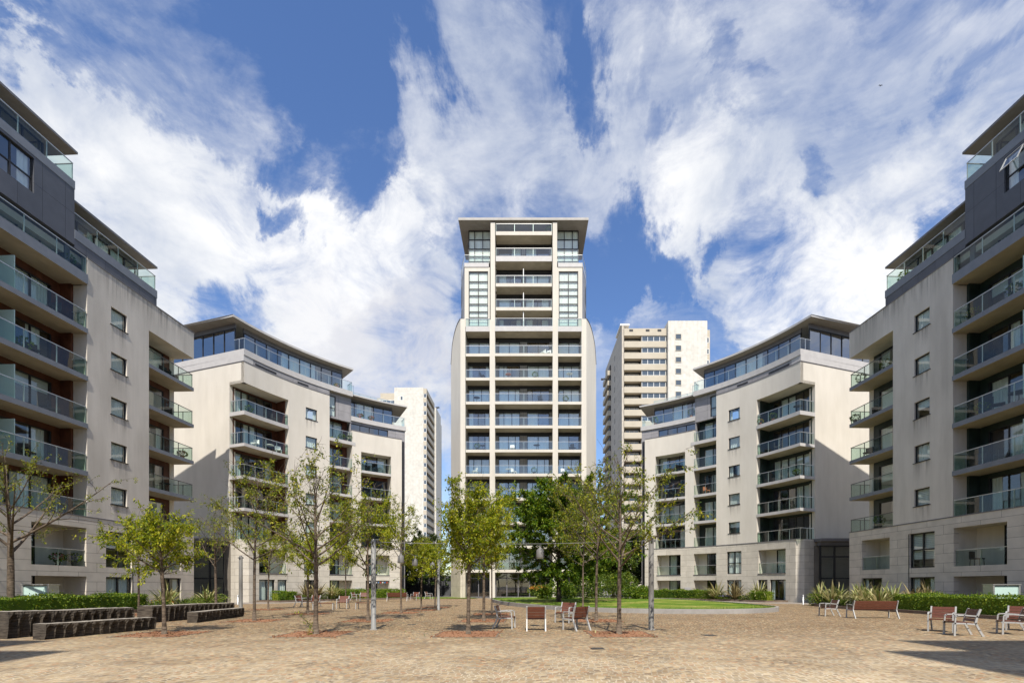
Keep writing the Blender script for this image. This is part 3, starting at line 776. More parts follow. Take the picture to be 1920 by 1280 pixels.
    mb = MB(); fbox(mb, T, -.05, sF, -8, .05, 22.55, 23.1, n=nseg(0, sF, SG)); fbox(mb, G, .0, 16, -8, .05, 22.013, 23.098, n=4)
    mb.build('fascia', M['fascia_mid'], root)
    mb = MB(); fbox(mb, T, sF, E2 + .1, -8, -.35, 20.0, 20.5, n=nseg(sF, E2, SG)); mb.build('fascia', M['fascia_mid'], root)
    balcony(T, 0, sF, 23.1, .1, -1.6, .02, root, SG, slab=False, ends=(1, 1), glass='bal_glass_pale', step=1.3, end_depth=-1.3)
    balcony(T, sF, E2, 20.5, .1, -1.6, -.38, root, SG, slab=False, ends=(0, 1), glass='bal_glass_pale', step=1.3, end_depth=-1.9)
    balcony(T, sF + .5, E2 - .8, 23.25, .1, -1.6, -2.6, root, SG, slab=False, glass='bal_glass_pale', step=1.3, h=.9)
    balcony(T, sF - .1, sF + .5, 23.1, .1, -1.6, -.8, root, SG, slab=False, glass='bal_glass_pale', step=1.3)
    # penthouses
    gE = mid_s(1310)
    glazing(T, 1.0, gE, 23.12, 25.3, -1.3, int((gE - 1) / 1.1), [], root, rng, 'penthouse_window', 'pane_sky', 'patch', .07, seg=SG)
    glazing(G, 1.25, 15, 23.12, 25.3, -.12, 10, [], root, rng, 'penthouse_window', 'pane_blue', None, .08)
    mb = MB(); fbox(mb, T, 1.0, gE, -1.42, -1.31, 25.3, 25.72, n=nseg(1, gE, SG)); fbox(mb, G, 1.25, 15, -.25, -.13, 25.3, 25.72)
    fbox(mb, T, 4, gE, -5, -4.8, 23.1, 25.7, n=nseg(4, gE, SG)); fbox(mb, T, gE - .1, gE, -6, -1.42, 23.1, 25.72)
    fbox(mb, G, 4.8, 15, -4, -3.8, 23.1, 25.7)
    mb.build('penthouse_wall', M['fascia_dark'], root)
    def RT(s, o, z):      # roof: front follows the curve, front corner overhangs the side wall
        return T(s, o, z)
    mb = MB(); rE = mid_s(1303) + .45
    n = nseg(0, rE, SG)
    zr = 25.72
    ss = [-.75 + (rE + .75) * i / n for i in range(n + 1)]
    for a, b in zip(ss, ss[1:]):
        mb.face([T(a, -.45, zr), T(b, -.45, zr), T(b, -.45, zr + .2), T(a, -.45, zr + .2)], None, 0)
        mb.face([T(a, -.45, zr), T(b, -.45, zr), T(b, -7, zr), T(a, -7, zr)], None, 1)
        mb.face([T(a, -.45, zr + .2), T(b, -.45, zr + .2), T(b, -7, zr + .2), T(a, -7, zr + .2)], None, 0)
    mb.face([T(rE, -.45, zr), T(rE, -7, zr), T(rE, -7, zr + .2), T(rE, -.45, zr + .2)], None, 0)
    fbox(mb, G, .43, 17, -6, .73, zr - .002, zr + .198, 0, 1)
    mb.build('roof', [M['fascia_mid'], M['soffit_dark']], root)
    ps = mid_s(1302); pe = mid_s(1218)
    glazing(T, ps, pe, 20.52, 22.75, -1.9, 5, [], root, rng, 'penthouse_window', 'pane_sky', 'patch', .07, seg=SG)
    mb = MB(); fbox(mb, T, ps, pe, -2.0, -1.91, 22.75, 23.0, n=nseg(ps, pe, SG)); fbox(mb, T, ps, pe, -5, -4.8, 20.5, 23, n=4); fbox(mb, T, pe - .1, pe, -5, -2, 20.5, 23)
    mb.build('penthouse_wall', M['fascia_dark'], root)
    mb = MB(); rr = SE + .85; fbox(mb, T, sC1 + .06, rr, -7, -.75, 23.0, 23.16, 0, 1, nseg(sC1, rr, SG)); mb.build('roof', [M['fascia_mid'], M['soffit_dark']], root)
    mb = MB(); fbox(mb, T, .4, SE, -12, -.4, 21.3, 21.6 if False else 21.5, n=12) if False else None
    fbox(mb, T, .4, sC0, -9, -.4, 21.4, 21.9, n=8); fbox(mb, T, sC0, SE, -9, -.9, 17.5, 17.58, n=8); fbox(mb, T, sC0, SE, -9.2, -9, 0, 22, n=8)
    mb.build('roof', M['concrete'], root)
    finish(root, T(6, -4, 0))
    return root

near_L = near_building(-1, 'rust', 'render_grey', 'straight cream block with rust-brown balcony recesses and dark panelled top storey', 11, 'bal_glass', 'rail')
near_R = near_building(1, 'green', 'render_grey', 'straight grey-cream block with dark green balcony recesses and navy panelled top', 12, 'bal_glass', 'rail')
mid_L = mid_building(-1, 'rust', 'curved cream block with rust-brown balcony recesses and glazed penthouse roof', 21, None)
mid_R = mid_building(1, 'green', 'curved cream block with dark green balcony recesses, hedge and lawn in front', 22, None)

# ------------------------------------------------------------------ glazed entrance links
def link(sx, label):
    root = empty('glazed_entrance'); tag(root, label, 'entrance', 'glazed entrances between blocks')
    rng = random.Random(5)
    def T(s, o, z): return (sx * (26.9 + s), 44.0 - o, z)
    glazing(T, .2, 5.4, 0.03, 5.2, 0, [.26, .62], [.42, .8], root, rng, 'entrance_frame', 'pane', None, .12, .14)
    mb = MB(); fbox(mb, T, 0, 5.8, -1.2, .55, 5.55, 5.8, 0, 1); fbox(mb, T, .2, 5.4, -.5, .1, 5.2, 5.549); mb.build('canopy', [M['fascia_dark'], M['soffit_dark']], root)
    mb = MB(); fbox(mb, T, 0, 5.8, -.6, -.5, 0, 5.2); mb.build('lobby_wall', M['room'], root)
    mb = MB(); fbox(mb, T, 2.3, 2.34, .03, .07, .9, 1.5); mb.build('handle', M['rail'], root)
    finish(root, T(2.5, 0, 0))
link(-1, 'dark glazed entrance between the rust-brown straight block and its curved neighbour')
link(1, 'dark glazed entrance between the green straight block and its curved neighbour')

# ------------------------------------------------------------------ central tower
def tower():
    rng = random.Random(3)
    YF = 59.5
    def T(s, o, z): return (s, YF - o, z)
    root = empty('tower_block'); tag(root, 'tall cream tower with three columns of glass balconies and overhanging flat roof', 'tower block')
    bays = [(-7.1, -4.15), (-3.5, 3.6), (4.25, 7.2)]
    # wings with rounded shoulders
    for sg in (-1, 1):
        mb = MB(); xs = [7.15, 7.75] + [7.75 + 1.55 * i / 8 for i in range(1, 9)]
        prof = []
        for x in xs:
            t = max(0, (x - 7.75) / 1.55)
            prof.append((x, -2.5 * t, 29.8 + 4.5 * math.sqrt(max(0, 1 - t * t))))
        for (x0, o0, z0), (x1, o1, z1) in zip(prof, prof[1:]):
            mb.face([T(sg * x0, o0, 0), T(sg * x1, o1, 0), T(sg * x1, o1, z1), T(sg * x0, o0, z0)], [(x0, 0), (x1, 0), (x1, z1), (x0, z0)])
            mb.face([T(sg * x0, o0, z0), T(sg * x1, o1, z1), T(sg * x1, -15, z1), T(sg * x0, -15, z0)])
        x, o, z = prof[-1]
        mb.face([T(sg * x, o, 0), T(sg * x, -15, 0), T(sg * x, -15, z), T(sg * x, o, z)])
        mb.face([T(sg * 7.15, 0, 0), T(sg * 7.15, -15, 0), T(sg * 7.15, -15, 34.3), T(sg * 7.15, 0, 34.3)])
        mb.build('wing_wall', M['tower_white'], root)
        b = MB(); fbox(b, T, min(sg * 7.145, sg * 7.76), max(sg * 7.145, sg * 7.76), -.3, .012, 0, 6.2)
        for (x0, o0, z0), (x1, o1, z1) in zip(prof[1:], prof[2:]):
            b.face([T(sg * x0, o0 + .012, 0), T(sg * x1, o1 + .012, 0), T(sg * x1, o1 + .012, 6.2), T(sg * x0, o0 + .012, 6.2)], [(x0, 0), (x1, 0), (x1, 6.2), (x0, 6.2)])
        b.build('stone_base', M['tower_stone'], root)
        rm = MB(); rm.tube([T(sg * x, o + .03, z + .03) for x, o, z in prof[1:]], .05, 6); rm.build('coping', M['fascia_dark'], root)
    for a, b in ((-4.15, -3.5), (3.6, 4.25)):
        mb = MB(); fbox(mb, T, a, b, -1.75, 0, 0, 34.2); fbox(mb, T, a + .1, b, -1.75, -.05, 34.2, 46.2) if a < 0 else fbox(mb, T, a, b - .1, -1.75, -.05, 34.2, 46.2)
        mb.build('pier', M['tower_white'], root)
    floors = [3.48 + 2.95 * k for k in range(10)]
    for bi, (a, b) in enumerate(bays):
        for k, z in enumerate(floors):
            balcony(T, a + .002, b - .002, z, .34, -1.62, .02 if bi != 1 else .10, root, None, ('tower_white', 'soffit'), glass='bal_glass_pale', h=1.0, step=3.6)
            zt = z + 2.62
            if bi == 1:
                segs = [(a + .35, -.45), (.45, b - .35)]
            else: segs = [(a + .15, b - .15)]
            for (p, q) in segs:
                ncol = rng.choice([2, 2, [.46, .78], [.25, .62]]) if k < 9 else 2
                glazing(T, p, q, z + .02, z + 2.2, -1.62, ncol, [], root, rng, 'glazed_door', 'pane_sky', rng.choice(['full', 'sides', 'full', 'one', 'full', 'full', None]), .07)
        pm = MB()
        for z in floors:
            fbox(pm, T, a, b, -1.8, -1.63, z + 2.2, z + 2.61, 1)
            if bi == 1:
                fbox(pm, T, -.45, .45, -1.8, -1.6, z, z + 2.2); fbox(pm, T, a, a + .35, -1.8, -1.6, z, z + 2.2); fbox(pm, T, b - .35, b, -1.8, -1.6, z, z + 2.2)
            else:
                fbox(pm, T, a, a + .15, -1.8, -1.6, z, z + 2.2); fbox(pm, T, b - .15, b, -1.8, -1.6, z, z + 2.2)
        pm.build('recess_panel', [M['tower_grey'], M['frame']], root)
        # ground floor lobby
        glazing(T, a, b, .05, 3.1, -1.0, 5 if bi == 1 else 2, [.78], root, rng, 'lobby_window', 'pane', None, .1, .12, frame='fascia_dark')
    # thick slab at the shoulder line
    for bi, (a, b) in enumerate(bays):
        balcony(T, a, b, 33.37, .62, -1.62, .02 if bi != 1 else .10, root, None, ('fascia_mid', 'soffit'), glass='bal_glass_pale', h=1.0, step=3.6)
    # upper block
    a, b = bays[1]
    ups = [(33.37, 2.0), (35.76, 2.55), (38.7, 2.7), (42.06, 2.55)]
    for z, th in ((35.76, .4), (38.7, .4), (42.06, .66), (45.07, .45)):
        balcony(T, a + .1, b - .1, z, th, -1.7, -.03, root, None, ('tower_white' if th < .5 else 'fascia_mid', 'soffit'), glass='bal_glass_pale', h=1.0, step=2.4)
    pm = MB()
    for z, h in ups:
        for p, q in ((a + .35, -.25), (.25, b - .35)):
            glazing(T, p, q, z + .02, z + min(2.1, h - .15), -1.7, 2, [], root, rng, 'glazed_door', 'pane_sky', rng.choice(['full', 'sides', 'one']), .07)
        fbox(pm, T, a, b, -1.9, -1.72, z + min(2.1, h - .15), z + h - .02, 1); fbox(pm, T, a, a + .35, -1.9, -1.68, z, z + 2); fbox(pm, T, -.25, .25, -1.9, -1.68, z, z + 2); fbox(pm, T, b - .35, b, -1.9, -1.68, z, z + 2)
    pm.build('recess_panel', [M['tower_grey'], M['frame']], root)
    fs = MB()
    for z in (33.37, 35.76, 38.7): fbox(fs, T, -.04, .04, -1.6, -.2, z, z + 1.9)
    fs.build('divider', M['white'], root)
    for sg in (-1, 1):
        def S(s, o, z, sg=sg): return T(sg * s, o, z)
        mb = MB(); wallgrid(mb, S, 4.15, 7.25, 33.38, 40.7, [(4.35, 6.75, 33.45, 40.2)], .25, -.08)
        mb.build('window_surround', M['tower_white'], root)
        glazing(S, 4.35, 6.75, 33.45, 40.2, -.15, 2, [.165, .27, .41, .565, .685, .82], root, rng, 'tall_window', 'pane_clear', 'full', .08, .1)
        # bulging dark side
        mb = MB(); pr = [(7.25 + 1.05 * math.sin(i / 8 * math.pi / 2), -.1 - 5.5 * i / 8) for i in range(9)] + [(8.3, -13)]
        for (x0, o0), (x1, o1) in zip(pr, pr[1:]):
            mb.face([S(x0, o0, 33.38), S(x1, o1, 33.38), S(x1, o1, 40.7), S(x0, o0, 40.7)], [(o0, 33.4), (o1, 33.4), (o1, 40.7), (o0, 40.7)])
        mb.build('zinc_cladding', M['slate_mid'], root)
        wn = MB()
        for (x0, o0), (x1, o1) in zip(pr[3:6], pr[4:7]):
            for za in (34.6, 37.6): wn.face([S(x0 + .02, o0, za), S(x1 + .02, o1, za), S(x1 + .02, o1, za + 2.1), S(x0 + .02, o0, za + 2.1)])
        wn.build('window', M['frame'], root)
        mb = MB()
        for (x0, o0), (x1, o1) in zip(pr, pr[1:]):
            mb.face([S(x0 + .03, o0 + .03, 40.7), S(x1 + .03, o1 + .03, 40.7), S(x1 + .03, o1 + .03, 41.2), S(x0 + .03, o0 + .03, 41.2)])
        fbox(mb, S, 4.26, 7.27, -.3, -.02, 40.701, 41.2)
        mb.face([S(4.1, -.05, 41.2), S(7.25, -.05, 41.2), S(8.3, -5.5, 41.2), S(8.3, -13, 41.2), S(4.1, -13, 41.2)])
        mb.build('fascia', M['fascia_mid'], root)
        rb = MB(); gb = MB(); pts = [(4.26, -.08)] + [(x, o) for x, o in pr]
        for (x0, o0), (x1, o1) in zip(pts, pts[1:]):
            gb.face([S(x0, o0, 41.2), S(x1, o1, 41.2), S(x1, o1, 42.2), S(x0, o0, 42.2)])
        rb.tube([S(x, o, 42.22) for x, o in pts], .03, 5)
        r_ = rb.build('balustrade', M['rail'], root); gb.build('glass_panel', M['bal_glass_pale'], r_)
        glazing(S, 4.15, 6.95, 41.22, 46.3, -1.6, [.36, .72], [.24, .36, .55, .78], root, rng, 'tall_window', 'pane_clear', 'full', .08, .1)
        def Q(s, o, z, sg=sg): return T(sg * (6.95 + o), -1.62 - s, z)
        glazing(Q, .02, 6.5, 41.22, 46.3, 0, 5, [.28, .68], root, rng, 'tall_window', 'pane_blue', None, .08, .1)
    mb = MB(); fbox(mb, T, -8.0, 8.0, -7.2, .12, 46.36, 46.66, 0, 1); fbox(mb, T, -6.2, 6.0, -6, -.3, 46.661, 46.8); mb.build('roof', [M['concrete'], M['soffit_dark']], root)
    mb = MB()
    for z in floors + [33.37, 36, 38.7, 42, 45]: fbox(mb, T, -7.1, 7.1, -8, -1.85, z - .34, z - .02)
    fbox(mb, T, -7.2, 7.2, -8.2, -8, 0, 46); fbox(mb, T, -7.1, 7.1, -7.9, -1.1, 3.12, 3.14)
    mb.build('interior', M['room'], root)
    finish(root, (0, YF - 6, 0) if False else (0, YF + 6, 0))
tower()

# ------------------------------------------------------------------ estate towers beyond
def strip_windows(T, s0, s1, z0, z1, o, cols, parent, frame='white', name='window'):
    rng = random.Random(int(s0 * 10 + z0 * 7))
    fr = glazing(T, s0, s1, z0, z1, o, cols, [], parent, rng, name, 'pane_dark', None, .10, .1, frame=frame)
    return fr

def estate_right():
    root = empty('estate_tower'); tag(root, 'pale concrete estate tower with beige balcony bands and white stair shaft beyond curved block', 'tower block', 'distant estate towers')
    Y0 = 115.0
    def T(s, o, z): return (s, Y0 - o, z)
    P = 2.7; n = 17
    top = 62.4
    mb = MB(); fbox(mb, T, 23.3, 33.6, -24, -1.2, 0, top - 1.6); mb.build('wall', M['est_side'], root)
    sw = MB(); fbox(sw, T, 23.0, 23.5, -24, .05, 0, top + .8); sw.build('side_wall', M['est_side'], root)
    wt = MB(); fbox(wt, T, 33.6, 42.8, -9, 1.4, 0, 63.6); wt.build('stair_shaft', M['est_white'], root)
    xt = MB(); fbox(xt, T, 42.8, 44.1, -9, -.4, 0, top); xt.build('end_wall', M['est_beige'], root)
    pb = MB(); fbox(pb, T, 23.5, 33.6, -1.2, .3, top - 1.7, top); pb.build('parapet', M['est_beige'], root)
    pn = MB()
    for x in (24.7, 28.6, 31.4): fbox(pn, T, x, x + .9, .2, .34, top - .75, top - .25)
    pn.build('parapet_opening', M['frame'], root)
    for k in range(n):
        z = top - 1.7 - P * (k + 1)
        b = MB(); fbox(b, T, 23.5, 33.6, -1.2, .3, z - .05, z + 1.35); b.build('balcony', M['est_beige'], root)
        g = MB(); fbox(g, T, 23.5, 27.6, -1.19, -1.1, z + 1.36, z + 2.65); g.build('balcony_recess', M['frame'], root)
        strip_windows(T, 24.0, 27.2, z + 1.45, z + 2.2, -1.0, 3, root, 'est_beige')
        strip_windows(T, 27.7, 33.4, z + 1.38, z + 2.63, .1, 4, root)
        strip_windows(T, 35.3, 36.7, z + 1.2, z + 2.5, 1.5, 1, root, 'est_beige')
        strip_windows(T, 42.9, 43.9, z + 1.3, z + 2.6, -.35, 1, root)
        def Q(s, o, z_): return (23.0 - o, Y0 + s, z_)
        if k < 14:
            strip_windows(Q, 9, 10, z + 1.3, z + 2.4, .03, 1, root, 'frame')
            d = MB(); fbox(d, Q, 15, 23, 0, .9, z - .05, z + 1.2); d.build('side_balcony', M['est_beige'], root)
            d = MB(); fbox(d, Q, 15, 23, .0, .3, z + 1.21, z + 2.6); d.build('side_recess', M['frame'], root)
    cp = MB(); fbox(cp, T, 22.6, 24.8, -6, .1, top + .801, top + 1.2); cp.build('coping', M['white'], root)
    a = MB(); a.tube([(22.0, Y0 + 14, 56), (21.0, Y0 + 14, 56.6), (20.4, Y0 + 14, 56.4)], .14, 5); fbox(a, lambda s, o, z: (s, Y0 + 14 - o, z), 20.2, 20.9, -.2, .2, 56.2, 56.6); a.build('camera_bracket', M['frame'], root)
    finish(root, (33, Y0 + 10, 0))

def estate_left():
    root = empty('estate_tower'); tag(root, 'white panelled estate tower far behind the curved block with rust-brown recesses', 'tower block', 'distant estate towers')
    Y0 = 151.0
    def T(s, o, z): return (s, Y0 - o, z)
    top = 63.2; P = 2.7
    w = MB(); fbox(w, T, -41, -31.9, -14, 0, 0, top); w.build('stair_shaft', M['est_white'], root)
    b = MB(); fbox(b, T, -47, -41, -14, -2, 0, top - 2.5); fbox(b, T, -46, -41.5, -10, -2.2, top - 2.5, top - .9); b.build('wall', M['est_beige'], root)
    for k in range(3):
        strip_windows(T, -46.5, -41.3, top - 4.6 - P * k, top - 3.2 - P * k, -1.9, 4, root)
    strip_windows(T, -39.6, -38.3, top - 4, top - 2.7, .04, 1, root)
    def Q(s, o, z): return (-31.9 + o, Y0 + s, z)
    w2 = MB(); fbox(w2, Q, 12.8, 30, -8, .4, 0, top - 2.2); fbox(w2, Q, 13.2, 22, .4, 1.5, 0, top - 1.5); w2.build('rear_block', M['est_white'], root)
    for k in range(20):
        z = top - 1.8 - P * (k + 1)
        d = MB(); fbox(d, Q, .05, 13, .0, 1.0, z, z + 1.3); d.build('side_balcony', M['est_beige'], root)
        d = MB(); fbox(d, Q, 2.2, 13, .01, .4, z + 1.301, z + 2.69); d.build('side_recess', M['frame'], root)
        def T1(s, o, z_): return T(s, o - .1, z_)
        strip_windows(T1, -31.85, -30.95, z + 1.33, z + 2.65, 0, 1, root)
    tp = MB(); fbox(tp, Q, .06, 13, 0, 1.0, top - 1.8, top - .3); tp.build('parapet', M['est_beige'], root)
    a = MB(); fbox(a, Q, 14, 14.5, 1.2, 2.4, top - 1.2, top - .9); fbox(a, Q, 14.1, 14.3, 1.7, 1.85, top - 1.5, top - 1.2); a.build('camera_bracket', M['frame'], root)
    finish(root, (-36, Y0 + 10, 0))
estate_right(); estate_left()

# ------------------------------------------------------------------ blocks behind the viewpoint that close the crescent
def rear(sx, x0, label):
    root = empty('apartment_building'); tag(root, label, 'apartment building', 'apartment buildings around the square')
    def T(s, o, z): return (sx * (x0 + s), -6.4 - o, z)
    mb = MB(); fbox(mb, T, 0, 17, 0, 12, 0, 21.9); mb.build('rendered_wall', M['render_grey'], root)
    mb = MB(); fbox(mb, T, .0, 17, .4, 12, 21.9, 26.0); mb.build('penthouse_wall', M['slate'], root)
    mb = MB(); fbox(mb, T, 2.7, 17, .6, 12, 26.01, 28.6); mb.build('dark_cladding', M['slate'], root)
    mb = MB(); fbox(mb, T, 2.3, 17, .2, 12, 28.6, 28.8); mb.build('roof', M['fascia_dark'], root)
    rng = random.Random(8)
    for k in range(7):
        for j in range(5):
            glazing(lambda s, o, z: (sx * (x0 + s), -6.4 + o, z), 1.5 + 3.2 * j, 3.3 + 3.2 * j, .9 + 2.95 * k, 2.4 + 2.95 * k, .02, 2, [], root, rng, 'window', 'pane_sky', None)
    finish(root, T(8, 6, 0))
rear(-1, 8.8, 'cream block nearest the viewpoint throwing a wedge of shadow beside the log seats')
rear(1, 10.9, 'cream block nearest the viewpoint throwing the stepped shadow beside the armchairs')
def leaf_card(mb, p, d, up, L, W, m=0):
    d = d.normalized()
    s = d.cross(up)
    if s.length < 1e-4: s = d.cross(Vector((1, 0, 0)))
    s.normalize(); nrm = s.cross(d)
    a = p + d * L * .45 + s * W * .5 + nrm * L * .06
    b = p + d * L * .45 - s * W * .5 + nrm * L * .06
    t = p + d * L
    mb.face([tuple(p), tuple(a), tuple(t), tuple(b)], [(0, 0), (1, .5), (0, 1), (0, .5)], m)

def rv(rng): 
    while True:
        v = Vector((rng.uniform(-1, 1), rng.uniform(-1, 1), rng.uniform(-1, 1)))
        if .05 < v.length < 1: return v.normalized()

# ------------------------------------------------------------------ ground
g = MB(); g.face([(-400, -200, -.012), (400, -200, -.012), (400, 700, -.012), (-400, 700, -.012)]); struct(g.build('ground', M['ground']))
g = MB(); g.face([(-26.2, -25, 0), (26.2, -25, 0), (26.2, 58.2, 0), (-26.2, 58.2, 0)]); struct(g.build('paving', M['paving']))
def poly(name, pts, z, mat, h=0, matside=None):
    mb = MB()
    mb.face([(x, y, z) for x, y in pts])
    if h:
        for (x0, y0), (x1, y1) in zip(pts, pts[1:] + pts[:1]): mb.face([(x0, y0, z - h), (x1, y1, z - h), (x1, y1, z), (x0, y0, z)])
    return mb.build(name, mat)
def smooth_loop(pts, k=6):
    out = []; n = len(pts)
    for i in range(n):
        p0, p1, p2, p3 = (Vector((*pts[(i + j - 1) % n], 0)) for j in range(4))
        for q in range(k):
            t = q / k
            v = .5 * ((2 * p1) + (p2 - p0) * t + (2 * p0 - 5 * p1 + 4 * p2 - p3) * t * t + (3 * p1 - p0 - 3 * p2 + p3) * t ** 3)
            out.append((v.x, v.y))
    return out
lawn_pts = smooth_loop([(-3.0, 48), (-1.6, 40), (.9, 33.5), (4.0, 29.2), (7.4, 27.3), (11, 26.9), (14, 27.9), (15.9, 30), (16.4, 33.5), (16.2, 39), (15.0, 47), (11, 51.5), (6, 54), (0, 54.5), (-2.6, 52)])
def lawn():
    mb = MB(); c = (7, 40)
    rng = random.Random(4)
    rings = [1, .97, .9, .78, .62, .45, .3, .15]
    pr = None
    for r in rings:
        ring = [(c[0] + (x - c[0]) * r, c[1] + (y - c[1]) * r, .22 + (0 if r > .96 else rng.uniform(-.02, .03)) + (1 - r) * .12) for x, y in lawn_pts]
        if pr:
            n = len(ring)
            for i in range(n): mb.face([pr[i], pr[(i + 1) % n], ring[(i + 1) % n], ring[i]])
        pr = ring
    mb.face(pr)
    o = mb.build('lawn', M['lawn'], smooth=True); struct(o)
    kb = MB(); n = len(lawn_pts)
    for i in range(n):
        (x0, y0), (x1, y1) = lawn_pts[i], lawn_pts[(i + 1) % n]
        def out(x, y, d):
            v = Vector((x - c[0], y - c[1])); v.normalize(); return x + v.x * d, y + v.y * d
        a0, a1 = out(x0, y0, .16), out(x1, y1, .16)
        kb.face([(a0[0], a0[1], 0), (a1[0], a1[1], 0), (a1[0], a1[1], .27), (a0[0], a0[1], .27)])
        kb.face([(a0[0], a0[1], .27), (a1[0], a1[1], .27), (x1, y1, .27), (x0, y0, .27)])
        kb.face([(x0, y0, .2), (x1, y1, .2), (x1, y1, .27), (x0, y0, .27)])
    struct(kb.build('lawn_kerb', M['kerb']))
    # grass tufts along the edge
    t = MB()
    for i in range(2600):
        (x, y) = lawn_pts[rng.randrange(n)] ; r = 1 - abs(rng.gauss(0, .05)) - .005
        x, y = c[0] + (x - c[0]) * r + rng.uniform(-.4, .4) * .6, c[1] + (y - c[1]) * r
        a = rng.uniform(0, 6.28); w = .012; h = rng.uniform(.05, .12)
        dx, dy = math.cos(a) * w, math.sin(a) * w
        t.face([(x - dx, y - dy, .2), (x + dx, y + dy, .2), (x + rng.uniform(-.04, .04), y + rng.uniform(-.04, .04), .24 + h)])
    o = t.build('grass', M['leaf_shrub']); o['kind'] = 'stuff'
lawn()
struct(poly('lawn', smooth_loop([(-16, 55), (-8, 56.5), (-5.5, 57.5), (-6.5, 60), (-10, 62), (-17, 62)], 3), .05, M['lawn']))
# pale slab path along the blocks and at the entrances
for sx in (-1, 1):
    struct(poly('path', [(sx * 18.5, 44.5), (sx * 26.8, 37.5), (sx * 28.5, 44.2), (sx * 24.6, 44.8), (sx * 19.5, 50)], .004, M['slabs']))
struct(poly('path', [(-4, 54.6), (-4, 59.4), (6, 59.4), (6, 54.6)], .004, M['slabs']))
# curved drain slot by the right entrance
mb = MB(); pts = []
for i in range(13):
    a = R(-30 + 10 * i); pts.append((17.4 + 4.2 * math.sin(a), 31.0 + 5.5 * math.cos(a)))
for (x0, y0), (x1, y1) in zip(pts, pts[1:]): mb.face([(x0, y0, .006), (x1, y1, .006), (x1 + .12, y1 + .2, .006), (x0 + .12, y0 + .2, .006)])
struct(mb.build('drain_channel', M['drain']))
# small iron covers let into the setts
for (u, v, r) in ((772, 1170, .16), (788, 1150, .2), (1003, 1172, .18), (655, 1188, .14), (1330, 1190, .2), (1120, 1215, .17)):
    x, y = gpt(u, v); mb = MB(); mb.box(-r, r, -r, r, -.01, .006, 0, .1, (x, y, 0)); struct(mb.build('drain_cover', M['drain']))
# planting beds
def bed(pts):
    struct(poly('planting_bed', pts, .10, M['soil'], .1))
    mb = MB()
    for (x0, y0), (x1, y1) in zip(pts, pts[1:] + pts[:1]):
        v = Vector((x1 - x0, y1 - y0)); L = v.length; an = math.atan2(v.y, v.x)
        mb.box(-.05, L + .05, -.09, .09, 0, .17, 0, an, (x0, y0, 0))
    struct(mb.build('bed_edging', M['brickedge']))
for sx in (-1, 1):
    bed([(sx * 22.3, 13), (sx * 22.3, 31.0), (sx * 21.8, 33.5), (sx * 22.4, 37.2), (sx * 26.2, 37.8), (sx * 26.75, 13)])
def arcp(o, s): p = mid_T(1)(s, o, 0); return p[0], p[1]
b_right = [arcp(.25, s) for s in (1.2, 4, 7, 10, 13, 16.5, 18.5)] + [arcp(2.6, s) for s in (18.5, 16, 13, 10, 7, 4, 1.6)]
bed(b_right); bed([(-x, y) for x, y in b_right])

# tree pits with red gravel are added with the trees
def pit(x, y, w=.95):
    mb = MB(); mb.face([(x - w, y - w, .005), (x + w, y - w, .005), (x + w, y + w, .005), (x - w, y + w, .005)]); struct(mb.build('gravel', M['gravel']))
    mb = MB()
    for a, b_, c_, d in ((-w - .04, w + .04, -w - .04, -w), (-w - .04, w + .04, w, w + .04), (-w - .04, -w, -w, w), (w, w + .04, -w, w)): mb.box(a, b_, c_, d, 0, .012, 0, 0, (x, y, 0))
    struct(mb.build('pit_edging', M['pit_edge']))
    rng = random.Random(int(x * 31 + y * 7)); gm = MB()
    for i in range(150):
        a, b_ = rng.uniform(-w, w) * 1.12, rng.uniform(-w, w) * 1.12; r = rng.uniform(.012, .03)
        gm.box(-r, r, -r * .8, r * .8, 0, r, 0, rng.uniform(0, 3), (x + a, y + b_, .006))
    o = gm.build('loose_gravel', M['gravel']); o['kind'] = 'stuff'
    lm = MB()
    for i in range(26):
        a, b_ = rng.gauss(0, 1.3), rng.gauss(0, 1.3)
        leaf_card(lm, Vector((x + a, y + b_, .02)), rv(rng) * Vector((1, 1, .15)), Vector((0, 0, 1)), .11, .05)
    o = lm.build('fallen_leaves', M['blade']); o['kind'] = 'stuff'

# ------------------------------------------------------------------ seats
def slat(mb, x0, x1, y, z, w, t, tilt):
    c, s = math.cos(tilt), math.sin(tilt)
    def T(a, b, d): return (a, y + b * c - d * s, z + b * s + d * c)
    fbox(mb, T, x0, x1, -w / 2, w / 2, -t / 2, t / 2)

def seat_mesh(w):
    "seat facing -y; slatted shell on cast aluminium side frames with arms"
    hw = w / 2
    seat = MB()
    for i, (y, z, t) in enumerate([(-.27, .425, .10), (-.165, .437, .02), (-.06, .43, -.05), (.045, .418, -.09), (.145, .405, -.12)]):
        slat(seat, -hw + .03, hw - .03, y, z, .095, .028, -t)
    back = MB()
    for (y, z, t) in [(.235, .50, 1.25), (.268, .60, 1.28), (.297, .70, 1.3), (.325, .795, 1.32)]:
        slat(back, -hw + .03, hw - .03, y, z, .09, .028, t)
    return seat, back

